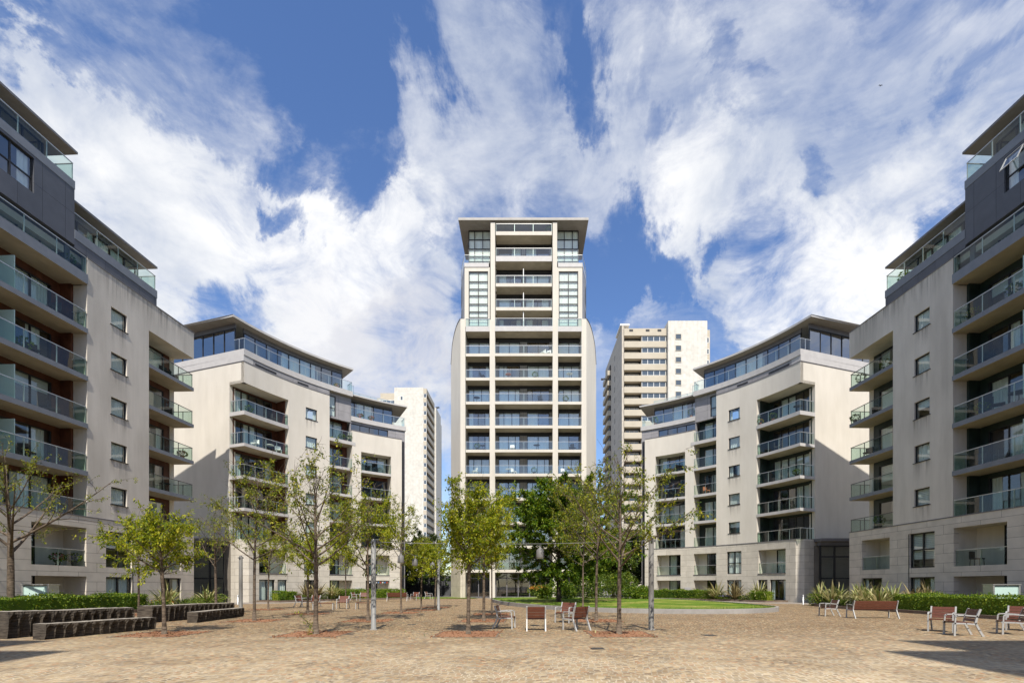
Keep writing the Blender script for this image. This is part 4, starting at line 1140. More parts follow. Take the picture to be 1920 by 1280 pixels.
def frame_mesh(x, arms=True):
    mb = MB()
    def bar(pts, wy, wx=.045):
        for (y0, z0), (y1, z1) in zip(pts, pts[1:]):
            v = Vector((0, y1 - y0, z1 - z0)); v.normalize(); nrm = Vector((0, -v.z, v.y)) * wy / 2
            e = v * .012
            A = [(x - wx / 2, y0 - e.y + nrm.y, z0 - e.z + nrm.z), (x + wx / 2, y0 - e.y + nrm.y, z0 - e.z + nrm.z), (x + wx / 2, y0 - e.y - nrm.y, z0 - e.z - nrm.z), (x - wx / 2, y0 - e.y - nrm.y, z0 - e.z - nrm.z)]
            B = [(x - wx / 2, y1 + e.y + nrm.y, z1 + e.z + nrm.z), (x + wx / 2, y1 + e.y + nrm.y, z1 + e.z + nrm.z), (x + wx / 2, y1 + e.y - nrm.y, z1 + e.z - nrm.z), (x - wx / 2, y1 + e.y - nrm.y, z1 + e.z - nrm.z)]
            for i in range(4):
                j = (i + 1) % 4
                mb.face([A[i], A[j], B[j], B[i]])
            mb.face(A); mb.face(B)
    bar([(.43, 0), (.33, .2), (.235, .41), (.27, .6), (.355, .84)], .055)
    bar([(-.30, 0), (-.29, .40)], .05)
    bar([(-.32, .395), (.0, .395), (.235, .375)], .045)
    if arms:
        bar([(-.29, .38), (-.275, .6), (-.235, .645), (-.05, .655), (.285, .63)], .035)
    return mb

def armchair(label, x, y, rot, proto=[None]):
    if proto[0] is None:
        r = empty('armchair', (x, y, 0)); r.rotation_euler = (0, 0, rot)
        s, b = seat_mesh(.66)
        s.build('seat', M['wood'], r); b.build('backrest', M['wood'], r)
        for q in (-.325, .325): frame_mesh(q).build('side_frame', M['alu'], r)
        proto[0] = r
    else: r = copy_tree(proto[0], (x, y, 0), rot)
    tag(r, label, 'armchair', 'slatted wooden armchairs on the square'); return r

def bench(label, x, y, rot, proto=[None]):
    if proto[0] is None:
        r = empty('park_bench', (x, y, 0)); r.rotation_euler = (0, 0, rot)
        s, b = seat_mesh(2.0)
        s.build('seat', M['wood'], r); b.build('backrest', M['wood'], r)
        for q in (-.99, .99): frame_mesh(q).build('side_frame', M['alu'], r)
        proto[0] = r
    else: r = copy_tree(proto[0], (x, y, 0), rot)
    tag(r, label, 'bench', 'slatted wooden benches on the square'); return r

def low_bench(label, x, y, rot, w=1.0):
    r = empty('backless_bench', (x, y, 0)); r.rotation_euler = (0, 0, rot)
    s, b = seat_mesh(w); s.build('seat', M['wood'], r)
    for q in (-w / 2, w / 2):
        mb = MB(); mb.box(q - .022, q + .022, -.3, -.25, 0, .41); mb.box(q - .022, q + .022, .17, .22, 0, .38); mb.box(q - .022, q + .022, -.25, .17, .36, .398); mb.build('leg_frame', M['alu'], r)
    tag(r, label, 'bench', 'backless slatted benches')

def at(u, v): return gpt(u, v)
def AC(label, u, v, deg):
    x, y = at(u, v); armchair(label, x, y, R(deg))
AC('slatted armchair seen side-on beside the red gravel of the bushy middle tree', 948, 1177, 82)
AC('slatted armchair with its back to us in the group of four', 1005, 1180.5, 180)
AC('slatted armchair facing us at the back of the group of four', 1060, 1166, -32)
AC('slatted armchair with splayed back, nearest the pole and bare forked tree', 1079, 1180, 215)
AC('lone slatted armchair beside the flax bed, turned side-on', 1553, 1154, -97)
AC('slatted armchair behind its twin in front of the clipped hedge, backrest facing hedge', 1766, 1183, -48)
AC('slatted armchair seen side-on, nearest the two-step wedge of shadow', 1801, 1190, -108)
AC('slatted armchair cut by the photo edge, nearer of the pair', 1898, 1188, -122)
AC('slatted armchair cut by the photo edge, behind its nearer partner', 1913, 1181, -50)
AC('slatted armchair side-on behind the tall bare tree, near the backless bench', 566, 1137, 75)
AC('slatted armchair half hidden behind a thin trunk, next to backless bench', 588, 1137, -10)
AC('slatted armchair facing us alone, between the tall bare tree and the pale pole', 643, 1140, 6)
AC('distant slatted armchair turned sideways before the hedge under the bunting', 667, 1125, 80)
AC('distant slatted armchair in front of the hedge, just behind the pale pole', 682, 1126, 15)
AC('distant slatted armchair just past the end of the long bench by the hedge', 778, 1124.5, -15)
AC('distant slatted armchair on its own at the grass edge, near the tower', 804, 1122.5, 80)
x, y = at(1634, 1158); bench('long slatted bench with its back to us beside the flax bed', x, y, R(176))
x, y = at(746, 1126); bench('long slatted bench far back before the hedge, beyond a thin tree', x, y, R(180))
x, y = at(607, 1142); low_bench('backless slatted bench behind the tall bare tree', x, y, R(12), 1.2)
x, y = at(684, 1141); low_bench('backless slatted bench mostly hidden behind the pale pole', x, y, R(0), 1.0)

# ------------------------------------------------------------------ carved log seats
def log_seat(label, p0, p1, h0, h1, w, n, gouge, seed):
    r = empty('log_seat', ((p0[0] + p1[0]) / 2, (p0[1] + p1[1]) / 2, 0))
    tag(r, label, 'log seat', 'carved black timber log seats')
    rng = random.Random(seed)
    d = Vector((p1[0] - p0[0], p1[1] - p0[1])); L = d.length; d.normalize(); nn = Vector((d.y, -d.x))
    if nn.x < 0 and abs(nn.x) > .3: nn = -nn       # carved face looks at the square
    base = r.location
    ns, nz = int(L / .045), 10
    ph = [rng.uniform(-.25, .25) for _ in range(n + 2)]
    dep = [rng.uniform(.7, 1.25) for _ in range(n + 2)]
    def P(s, t, zf):
        "s along, t: 0..1 up the carved face"
        f = s / L; k = f * n; i = int(k); q = k - i
        sc = math.sin(math.pi * q) ** .8
        arch = .62 + .3 * sc
        amt = 0
        if t < arch: amt = gouge * dep[min(i, n)] * sc * min(1, (arch - t) * 5) * (.35 + .65 * (1 - abs(t - .45)))
        taper = 1 if .02 < f < .98 else .96
        hh = (h0 + (h1 - h0) * f) * (1 + .012 * math.sin(9 * f + seed))
        o = w / 2 - amt + .02 * math.sin(23 * f + seed) + .012 * rng.uniform(-1, 1) + (.06 * math.sin(t * 2.6) - .03)
        return Vector((p0[0], p0[1])) + d * s + nn * o * taper, hh * t
    front = MB(); rows = []
    for i in range(ns + 1):
        s = L * i / ns
        rows.append([(lambda a: (a[0].x - base.x, a[0].y - base.y, a[1]))(P(s, j / nz, 0)) for j in range(nz + 1)])
    for a, b in zip(rows, rows[1:]):
        for j in range(nz): front.face([a[j], b[j], b[j + 1], a[j + 1]], [(0, 0)] * 4)
    def Bk(s, z): v = Vector((p0[0], p0[1])) + d * s - nn * (w / 2 + .02 * math.sin(11 * s)); return (v.x - base.x, v.y - base.y, z)
    top = MB()
    for i in range(ns):
        s, s2 = L * i / ns, L * (i + 1) / ns
        a, b = rows[i][nz], rows[i + 1][nz]
        c, e = Bk(s, a[2]), Bk(s2, b[2])
        mA = tuple((a[k] + c[k]) / 2 + (.02 * math.sin(i * .7) if k == 2 else 0) for k in range(3)); mB = tuple((b[k] + e[k]) / 2 + (.02 * math.sin((i + 1) * .7) if k == 2 else 0) for k in range(3))
        top.face([a, b, mB, mA]); top.face([mA, mB, e, c])
        front.face([Bk(s2, 0), Bk(s, 0), c, e])
    for s, row in ((0, rows[0]), (L, rows[-1])):
        front.face(row + [Bk(s, row[-1][2]), Bk(s, 0)])
    front.build('carved_body', M['timber'], r); top.build('seat_top', M['timber_top'], r)
log_seat('tall dark carved log seat in front of the long hedge', (-15.3, 14.4), (-14.55, 18.1), .80, .76, .72, 13, .24, 1)
log_seat('low carved log seat in front of the tall log, pale cut end nearest us', (-13.85, 14.15), (-13.25, 17.6), .46, .44, .44, 13, .15, 2)
log_seat('tall carved log seat under the bare tree, pale wedge-shaped end', (-15.7, 20.4), (-15.15, 25.2), .72, .68, .7, 17, .22, 3)
log_seat('low carved log seat beside the thin dark post', (-13.75, 20.5), (-14.2, 24.6), .46, .45, .42, 14, .14, 4)
log_seat('carved log seat cut off by the photo edge', (-17.6, 12.6), (-16.0, 14.1), .5, .48, .5, 6, .1, 5)

# ------------------------------------------------------------------ poles, cables and hanging lamps
def pole(label, x, y, h, mat, r=.15):
    o = empty('lamp_post', (x, y, 0)); tag(o, label, 'post', 'round steel posts')
    mb = MB(); mb.tube([(0, 0, 0), (0, 0, h * .5), (0, 0, h)], [r, r * .97, r * .93], 20); mb.build('post', M[mat], o, True)
    mb = MB(); mb.tube([(0, 0, 0), (0, 0, .03)], [r * 1.5, r * 1.5], 20); mb.build('base_plate', M['kerb'], o)
    mb = MB(); mb.tube([(0, 0, h), (0, 0, h + .04)], [r * .75, r * .6], 16); mb.box(-.03, .03, -r - .05, r + .05, h - .1, h - .05); mb.box(-r - .05, r + .05, -.03, .03, h - .1, h - .05); mb.build('cap', M['rail_dark'], o)
x1, y1 = gpt(700.5, 1180); x3, y3 = gpt(1221, 1180); x2, y2 = gpt(822, 1143)
pole('pale grey round post carrying the lamp cable, beside the gravel of a bushy tree', x1, y1, 3.2, 'pole', .09)
pole('shadow-mottled dark round post carrying the lamp cable in front of the lawn', x3, y3, 3.25, 'pole_dark', .097)
pole('pale grey post farther back beside the bushy middle tree', x2, y2, 3.2, 'pole', .09)
xp, yp = -14.6, 25.4
pole('slim grey post standing behind the low log seat', xp, yp, 3.1, 'pole_dark', .095)
def cable(label, a, b, sag):
    mb = MB(); pts = []
    for i in range(25):
        t = i / 24; pts.append((a[0] + (b[0] - a[0]) * t, a[1] + (b[1] - a[1]) * t, a[2] + (b[2] - a[2]) * t - sag * 4 * t * (1 - t)))
    mb.tube(pts, .0085, 5); o = mb.build('cable', M['pole']); tag(o, label, 'cable')
cable('thin steel cable strung across the square from pale post to mottled post', (x1, y1, 3.14), (x3, y3, 3.19), .10)
cable('thin steel cable running from the pale post to the farther post', (x1, y1, 3.14), (x2, y2, 3.14), .06)
def lamp(label, x, y, z, proto=[None]):
    if proto[0] is None:
        r = empty('hanging_lamp', (x, y, z))
        mb = MB(); mb.tube([(0, 0, 0), (0, 0, -.05), (0, 0, -.09), (0, 0, -.16), (0, 0, -.42), (0, 0, -.44)], [.03, .03, .06, .13, .145, .14], 18); mb.build('lamp_shade', M['lamp_grey'], r, True)
        mb = MB(); mb.tube([(0, 0, -.425), (0, 0, -.46)], [.12, .10], 16); mb.build('diffuser', M['frost'], r)
        mb = MB(); mb.tube([(0, 0, 0), (0, 0, .09)], .014, 6); mb.box(-.14, .14, -.02, .02, .06, .085); mb.build('bracket', M['rail_dark'], r)
        proto[0] = r
    else: r = copy_tree(proto[0], (x, y, z))
    tag(r, label, 'lamp', 'lamps hanging from cables')
lamp('grey bell-shaped lamp hanging mid-cable above the four armchairs', .9, (y1 + y3) / 2, 3.0)
for (u, yy, lb) in ((752, 21.2, 'large-looking grey lamp hanging against a thin tree, first beyond the pale post'), (777, 24.0, 'grey lamp hanging second along the cable beyond the pale post'), (811, 28.8, 'grey lamp hanging third, closest to the farther pale post')):
    t = (yy - y1) / (y2 - y1); lamp(lb, x1 + (x2 - x1) * t, yy, 3.14 - .06 * 4 * t * (1 - t) - .08)

# bollard by each entrance, glass screens by the hedges
for u, v, lb in ((1506, 1133, 'short steel bollard beside the pale corner of the green-recess curved block'), (446, 1133, 'short steel bollard beside the pale corner of the rust-recess curved block')):
    x, y = gpt(u, v); o = empty('bollard', (x, y, 0)); tag(o, lb, 'bollard', 'short steel bollards')
    mb = MB(); mb.tube([(0, 0, 0), (0, 0, .78), (0, 0, .8)], [.055, .055, .04], 14); mb.build('post', M['rail'], o, True)
    mb = MB(); mb.tube([(0, 0, .68), (0, 0, .71)], .058, 14); mb.build('band', M['rail_dark'], o)
for sx, lb in ((-1, 'pale green frosted glass box behind the long hedge near the log seats'), (1, 'pale green frosted glass box behind the hedge near the armchairs')):
    xx = 24.85 if sx > 0 else -24.6
    o = empty('vent_enclosure', (xx, 24.6, .1)); tag(o, lb, 'glass box', 'frosted glass boxes')
    def T(s, q, z, xx=xx): return (s, -q, z)
    mb = MB(); fbox(mb, T, -.62, .62, -.5, -.06, .05, 1.46); mb.build('glass_panel', M['frost'], o)
    mb = MB()
    for a in (-.7, .62): fbox(mb, T, a, a + .08, -.56, 0, 0, 1.5)
    fbox(mb, T, -.72, .72, -.58, .02, 1.5, 1.55); fbox(mb, T, -.619, .619, -.5, -.02, 0, .05); mb.build('frame', M['rail'], o)

# bunting under a ground floor opening
T = mid_T(-1)
b0, b1 = mid_s(1274), mid_s(1234)
o = empty('bunting', T((b0 + b1) / 2, -.2, 1.9)); tag(o, 'string of small coloured flags across a ground floor opening', 'bunting')
bz = Vector(o.location)
mb = MB(); mb.tube([Vector(T(b0 + (b1 - b0) * i / 10, -.12, 2.06 - .1 * math.sin(math.pi * (i % 5) / 5))) - bz for i in range(11)], .008, 4); mb.build('cord', M['flag_white'], o)
for i in range(10):
    s = b0 + (b1 - b0) * (i + .5) / 10; mb = MB()
    p = [Vector(T(s - .09, -.11, 2.0)) - bz, Vector(T(s + .09, -.11, 2.0)) - bz, Vector(T(s, -.10, 1.76)) - bz]
    q = [a + Vector((0, .012, 0)) for a in p]
    mb.face([tuple(a) for a in p]); mb.face([tuple(a) for a in q])
    mb.build('flag', M[('flag_red', 'flag_white', 'flag_blue')[i % 3]], o)

# dark hoarding closing the gap beyond the left curved block
o = empty('boundary_fence', (-17, 72, 0)); tag(o, 'dark boundary fence in shade between the tower and its neighbour', 'fence')
mb = MB()
for i in range(14): mb.box(-12 + 1.7 * i, -10.32 + 1.7 * i, -.04, .04, 0, 3.0)
mb.build('panel', M['hoarding'], o)
mb = MB()
for i in range(15): mb.box(-12.06 + 1.7 * i, -11.96 + 1.7 * i, -.1, -.041, 0, 3.1)
mb.build('fence_posts', M['frame'], o)

# ------------------------------------------------------------------ foliage helpers
def bez(p0, p1, p2, n):
    return [p0 * (1 - t) ** 2 + p1 * 2 * t * (1 - t) + p2 * t * t for t in [i / n for i in range(n + 1)]]

def cherry(name, label, cat, group, x, y, H_, fork, rx, ry, zlo, tr, prim, dens, leafmat, seed, lean=(0, 0), sec=(4, 6), twig=3, leaf=(.08, .135), bare=.25, sprig=6, barkmat='bark', offx=0, lean_leaf=.5, fill=0, droop=.55, sucker=False):
    """tree at (x, y): height H_, first fork height, crown radii rx/ry, lowest leaves zlo, dens = leaves per twig"""
    rng = random.Random(seed)
    root = empty(name, (x, y, 0)); tag(root, label, cat, group)
    wood = MB(); lf = MB()
    top = Vector((lean[0] + offx * .6, lean[1], H_ * .93))
    # trunk and leader
    pts = []; rad = []
    for i in range(12):
        t = i / 11
        z = top.z * t
        k = min(1, z / fork) if fork else 1
        pts.append(Vector((top.x * t * t + .035 * math.sin(5 * t + seed) * t, top.y * t * t + .035 * math.cos(4 * t + seed * 2) * t, z)))
        r = tr * (1.25 - .35 * min(1, z / .35)) if z < .35 else (tr * (.92 - .16 * min(1, z / fork)) if z <= fork else tr * .74 * max(.06, 1 - (z - fork) / (top.z - fork)) ** .9)
        rad.append(max(.008, r))
    wood.tube(pts, rad, 10)
    def trunk_at(z):
        t = z / top.z; i = min(10, int(t * 11)); f = t * 11 - i
        return pts[i].lerp(pts[i + 1], f), rad[i] * (1 - f) + rad[i + 1] * f
    zc = (zlo + H_) / 2; rz = (H_ - zlo) / 2
    twigs = []
    def inside(p, k=1.0):
        return abs((p.x - offx) / rx) ** 3 + abs(p.y / ry) ** 3 + abs((p.z - zc) / rz) ** 3 < k
    for i in range(prim):
        f = i / max(1, prim - 1)
        z0 = fork * (1 + .02 * rng.uniform(-1, 1)) + (top.z - fork) * (f ** 1.3) * .72
        p0, r0 = trunk_at(z0)
        az = i * 2.39996 + rng.uniform(-.4, .4) + seed
        el = R(rng.uniform(22, 48)) + f * .35
        dirv = Vector((math.cos(az) * math.cos(el), math.sin(az) * math.cos(el), math.sin(el)))
        # length to crown envelope
        l = .3
        while inside(p0 + dirv * l, 1.0) and l < 9: l += .1
        l = max(.6, l * rng.uniform(.78, 1.05))
        p2 = p0 + dirv * l + Vector((0, 0, rng.uniform(-.1, .35) * l * .4))
        p1 = p0 + Vector((dirv.x, dirv.y, dirv.z * .55 + .15)) * l * .5
        bp = bez(p0, p1, p2, 7)
        rb = max(.011, min(r0 * .62, .013 + .0105 * l))
        wood.tube(bp, [rb * (1 - .82 * j / 7) for j in range(8)], 6)
        ns_ = rng.randint(*sec) + int(l > 2)
        for j in range(ns_):
            t = .28 + .72 * (j + rng.random() * .8) / ns_
            q = min(6, int(t * 7)); s0 = bp[q].lerp(bp[q + 1], min(1, t * 7 - q))
            d2 = (bp[q + 1] - bp[q]).normalized()
            v = (d2 * rng.uniform(.4, .9) + rv(rng) * .9 + Vector((0, 0, .22))).normalized()
            l2 = l * rng.uniform(.22, .48) * (1.15 - .5 * t)
            s2 = s0 + v * l2 + Vector((0, 0, -.04 * l2))
            s1 = s0 + (d2 * .4 + v * .6) * l2 * .5
            bb = bez(s0, s1, s2, 4); r2 = max(.006, rb * .42 * (1 - .5 * t))
            wood.tube(bb, [r2 * (1 - .75 * k / 4) for k in range(5)], 4, cap=False)
            twigs.append((bb[-1], v, .5)); twigs.append((bb[2], (v + rv(rng) * .6).normalized(), .35))
            for k in range(twig):
                b0 = bb[rng.randint(1, 4)]
                v3 = (v * .6 + rv(rng) + Vector((0, 0, .15))).normalized(); l3 = rng.uniform(.2, .55)
                e = b0 + v3 * l3
                wood.tube([b0, b0.lerp(e, .5) + rv(rng) * .03, e], [.006, .005, .003], 3, cap=False)
                twigs.append((e, v3, l3))
        twigs.append((p2, dirv, .5))
    ncl = max(6, int(fill ** .5))
    cl = []
    for i in range(ncl):                        # leaf pads: flattened clumps towards the outside of the crown
        v = rv(rng); k = rng.uniform(.45, .98)
        cl.append((Vector((offx + v.x * rx * k, v.y * ry * k, zc + v.z * rz * k)), rng.uniform(.16, .34)))
    for i in range(fill):
        ctr, sz = cl[i % ncl]
        p = ctr + Vector((rng.gauss(0, 1) * rx * sz, rng.gauss(0, 1) * ry * sz, rng.gauss(0, .5) * rz * sz))
        v = (p - Vector((offx, 0, zc - rz * .4))).normalized()
        if i % 3 == 0:
            b0, _ = trunk_at(min(top.z * .95, max(fork, p.z - .5)))
            if i < ncl * 2: wood.tube(bez(b0, b0.lerp(p, .5) + Vector((0, 0, -.1)), p, 4), [.016, .013, .01, .007, .004], 4, cap=False)
        twigs.append((p, (v + rv(rng) * .5).normalized(), .4))
    for (e, v, l3) in twigs:
        if rng.random() < bare or e.z < zlo: continue
        n = max(1, int(dens * 1.55 * rng.uniform(.5, 1.5)))
        for k in range(n):
            p = e - v * l3 * rng.random() * .9 + rv(rng) * rng.uniform(.02, .13)
            d = (v * .35 + rv(rng) * .75 + Vector((0, 0, -droop))).normalized()
            leaf_card(lf, p, d, (Vector((0, 0, 1)) + rv(rng) * .7), rng.uniform(*leaf), rng.uniform(*leaf) * .42)
    for i in range(sprig):                      # bare whips above the crown
        p0, _ = trunk_at(top.z * rng.uniform(.6, .98))
        v = Vector((rng.uniform(-.5, .5), rng.uniform(-.5, .5), 1)).normalized(); l = rng.uniform(.5, 1.3) * H_ / 6
        e = p0 + v * l
        wood.tube([p0, p0.lerp(e, .5) + rv(rng) * .05, e], [.011, .008, .003], 4, cap=False)
        for k in range(3):
            b0 = p0.lerp(e, rng.uniform(.3, .9)); wood.tube([b0, b0 + (v + rv(rng)).normalized() * rng.uniform(.15, .5)], [.006, .003], 3, cap=False)
        if rng.random() < .6:
            for k in range(int(dens * .6) + 2): leaf_card(lf, p0.lerp(e, rng.uniform(.2, .8)) + rv(rng) * .08, rv(rng) + Vector((0, 0, -.4)), Vector((0, 0, 1)), rng.uniform(*leaf), .04)
    if sucker:
        e = Vector((-.55, -.1, .75)); bb = bez(Vector((-.08, 0, .25)), Vector((-.25, 0, .3)), e, 5); wood.tube(bb, [.012, .011, .01, .008, .006, .004], 5)
        for b_ in bb[1:]:
            for k in range(10): leaf_card(lf, b_ + rv(rng) * .07, rv(rng), Vector((0, 0, 1)), .1, .04)
        for k in range(30): leaf_card(lf, Vector((-.12, -.12, .05)) + rv(rng) * .12, rv(rng) + Vector((0, 0, .4)), Vector((0, 0, 1)), .12, .04)
    wood.build('trunk', M[barkmat], root, True)
    if lf.f: lf.build('crown', M[leafmat], root)
    return root

TG = 'young cherry trees in red gravel pits'
def ptree(label, u, v, top_v, fork_v, uL, uR, low_v, tr, prim, dens, mat, seed, pitw=.95, **kw):
    x, y = gpt(u, v); s = F / y
    z = lambda q: EYE + (H - q) / s
    rx = (uR - uL) / 2 / s; off = ((uL + uR) / 2 - u) / s
    if pitw: pit(x, y, pitw)
    return cherry('cherry_tree', label, 'tree', TG, x, y, z(top_v), z(fork_v), rx, rx * .95, z(low_v), tr * .57, prim, dens, mat, seed, offx=off, **kw)

ptree('big sparse cherry tree cut by the photo edge behind the tall log seat', 20, 1160, 850, 1040, -150, 190, 1040, .28, 12, 8, 'leaf_sparse', 31, bare=0.34, sec=(5, 7), sprig=4, lean=(-.15, 0))
ptree('slim cherry tree with pale trunk, half hidden behind a bushy one', 260, 1152, 965, 1065, 190, 330, 1105, .10, 9, 14, 'leaf', 32, fill=56)
ptree('bushy lime-green cherry tree in front of the low log seat', 308, 1188, 968, 1075, 212, 362, 1098, .115, 12, 14, 'leaf', 33, fill=80, sprig=14, bare=0.25)
ptree('bare-topped cherry tree behind the tall log seats', 405, 1152, 958, 1063, 345, 452, 1098, .13, 11, 9, 'leaf', 34, bare=0.68, sprig=10)
ptree('open-crowned cherry tree next to the slim grey post', 477, 1163, 876, 1050, 402, 572, 1082, .125, 14, 10, 'leaf_sparse', 35, fill=56, bare=0.42, sprig=9)
ptree('small leafy cherry tree in front of a clipped hedge, beyond the slim post', 503, 1142, 990, 1072, 470, 548, 1075, .10, 9, 13, 'leaf', 36, fill=42)
ptree('short bushy dark-stemmed cherry tree hiding an armchair', 577, 1150, 1000, 1080, 530, 618, 1086, .13, 9, 18, 'leaf', 37, fill=70, bare=.15)
ptree('tallest bare-limbed cherry tree with a leafy shoot at its foot', 592, 1188, 862, 1062, 462, 725, 1085, .145, 16, 8, 'leaf_sparse', 38, bare=0.56, sec=(5, 7), sprig=10, sucker=True)
ptree('leafy cherry tree standing in the bed before the curved block', 648, 1130, 985, 1065, 612, 688, 1075, .11, 9, 14, 'leaf', 39, fill=50, pitw=0)
ptree('dense cherry tree immediately behind the pale lamp-cable post', 690, 1163, 935, 1070, 612, 765, 1082, .12, 13, 15, 'leaf', 40, fill=70, bare=0.28, sprig=10)
ptree('thin upright cherry tree crossing the long distant bench', 752, 1148, 935, 1065, 700, 806, 1065, .11, 12, 9, 'leaf_sparse', 41, bare=0.52, sprig=9)
ptree('small round leafy cherry tree before the dark fence', 790, 1143, 1020, 1075, 748, 838, 1092, .10, 10, 18, 'leaf', 42, fill=84, bare=.1, sprig=3)
ptree('slim cherry tree touching the farther pale post', 816, 1138, 1010, 1070, 786, 858, 1085, .11, 9, 15, 'leaf', 43, fill=56, bare=.15)
ptree('bushy yellow-green cherry tree, front middle of the square', 878, 1188, 905, 1062, 815, 950, 1094, .125, 14, 16, 'leaf', 44, fill=150, bare=0.22, sprig=14)
ptree('bushy cherry tree directly behind the front middle one', 907, 1163, 925, 1062, 850, 968, 1085, .125, 12, 18, 'leaf', 45, fill=100, bare=0.25, sprig=10)
ptree('slender cherry tree with thin pale trunk nearest the tower doors', 922, 1151, 950, 1070, 888, 965, 1080, .08, 10, 15, 'leaf', 46, fill=84)
ptree('slim cherry tree with straight trunk between dark maple and armchairs', 1093, 1144, 925, 1060, 1035, 1165, 1065, .11, 12, 14, 'leaf_sparse', 47, fill=84, sprig=6, bare=.45)
ptree('thin-leaved cherry tree behind the forked one', 1118, 1163, 892, 1048, 1045, 1215, 1068, .12, 14, 10, 'leaf_sparse', 48, fill=70, bare=0.45, sprig=8)
ptree('tall forked bare cherry tree beside the mottled post', 1161, 1188, 858, 1062, 1030, 1300, 1068, .145, 16, 9, 'leaf_sparse', 49, bare=0.54, sec=(5, 7), sprig=9)

# the dark tree on the lawn, and the trees beyond
cherry('shade_tree', 'dense dark green tree on the lawn before the tower doors', 'tree', None, 2.9, 37.5, 9.3, 2.6, 5.0, 4.4, 1.5, .2, 14, 24, 'leaf_dark', 60, leaf=(.18, .30), bare=.0, fill=1100, sprig=2, barkmat='bark_dark', droop=.35)
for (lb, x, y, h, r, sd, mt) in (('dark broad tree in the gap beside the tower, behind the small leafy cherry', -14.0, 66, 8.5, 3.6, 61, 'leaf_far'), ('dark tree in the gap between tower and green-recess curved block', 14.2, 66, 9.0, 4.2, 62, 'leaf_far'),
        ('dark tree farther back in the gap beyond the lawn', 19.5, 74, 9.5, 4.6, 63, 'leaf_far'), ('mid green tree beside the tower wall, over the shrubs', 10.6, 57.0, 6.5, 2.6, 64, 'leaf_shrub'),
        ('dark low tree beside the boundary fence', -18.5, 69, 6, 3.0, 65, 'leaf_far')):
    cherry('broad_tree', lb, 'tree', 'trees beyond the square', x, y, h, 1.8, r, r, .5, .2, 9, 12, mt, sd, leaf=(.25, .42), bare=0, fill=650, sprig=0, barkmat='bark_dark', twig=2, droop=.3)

# ------------------------------------------------------------------ hedges and shrubs
def hedge(label, path, w, h, n, mat='leaf_hedge', seed=1, leaf=(.06, .11), z0=.1):
    rng = random.Random(seed)
    mid = path[len(path) // 2]
    root = empty('hedge', (mid[0], mid[1], 0)); tag(root, label, 'hedge', 'clipped hedges along the blocks')
    L = 0; segs = []
    for a, b in zip(path, path[1:]):
        v = Vector((b[0] - a[0], b[1] - a[1])); segs.append((a, v, v.length)); L += v.length
    mb = MB()
    for (a, v, l) in segs:
        d = v.normalized(); nn = Vector((-d.y, d.x))
        k = int(n * l / L)
        def T(s, o, z): return (a[0] + d.x * s + nn.x * o - mid[0], a[1] + d.y * s + nn.y * o - mid[1], z)
        fbox(mb, T, .05, l - .05, -w / 2 + .1, w / 2 - .1, z0, z0 + h - .1)
        for i in range(k):
            s = rng.uniform(-.05, l + .05); f = rng.random()
            wob = .06 * math.sin(s * 1.7 + seed) + .045 * math.sin(s * 4.1) + .03 * math.sin(s * 9.3 + seed) + (rng.random() < .04) * rng.uniform(.03, .16)
            if f < .42: o, z, nv = rng.uniform(-w / 2, w / 2), z0 + h + wob, Vector((0, 0, 1))
            elif f < .71: o, z, nv = -w / 2 - wob, z0 + h * rng.random(), Vector((-nn.x, -nn.y, .25))
            else: o, z, nv = w / 2 + wob, z0 + h * rng.random(), Vector((nn.x, nn.y, .25))
            if rng.random() < .1: s = rng.choice([-.03, l + .03]); o = rng.uniform(-w / 2, w / 2); z = z0 + h * rng.random()
            p = Vector(T(s, o, z)) + rv(rng) * .045 - nv * .05
            leaf_card(mb, p, nv * .55 + rv(rng) * .8, rv(rng), rng.uniform(*leaf), rng.uniform(*leaf) * .6)
    mb.build('foliage', M[mat], root)
hedge('long clipped hedge behind the log seats', [(-23.4, 13.3), (-23.4, 29.6)], 1.3, .95, 15000, seed=2)
hedge('long clipped hedge behind the armchairs on the green-recess side', [(23.4, 13.3), (23.3, 29.4)], 1.3, .95, 15000, seed=3)
A = lambda s, o=1.7: arcp(o, s)
hedge('clipped hedge along the curved block beyond the lawn', [A(s, 1.75) for s in (8.6, 10.5, 12.5, 14.5, 16.5, 18.4)], 1.1, .95, 9000, seed=4, leaf=(.08, .13))
hedge('short clipped hedge beside the pale corner and bollard, near the lawn tip', [A(1.7, 1.9), A(3.6, 1.9)], 1.0, .85, 2600, seed=5, leaf=(.07, .12))
ml = lambda s, o=1.7: (-arcp(o, s)[0], arcp(o, s)[1])
hedge('clipped hedge under the bunting, behind the distant armchairs', [ml(s, 1.75) for s in (9.2, 11.3, 13.4, 15.4, 17.2)], 1.1, .95, 9000, seed=6, leaf=(.08, .13))
hedge('short clipped hedge near the slim grey post and open-crowned tree', [ml(1.7, 1.9), ml(3.9, 1.9)], 1.0, .85, 3000, seed=7, leaf=(.07, .12))

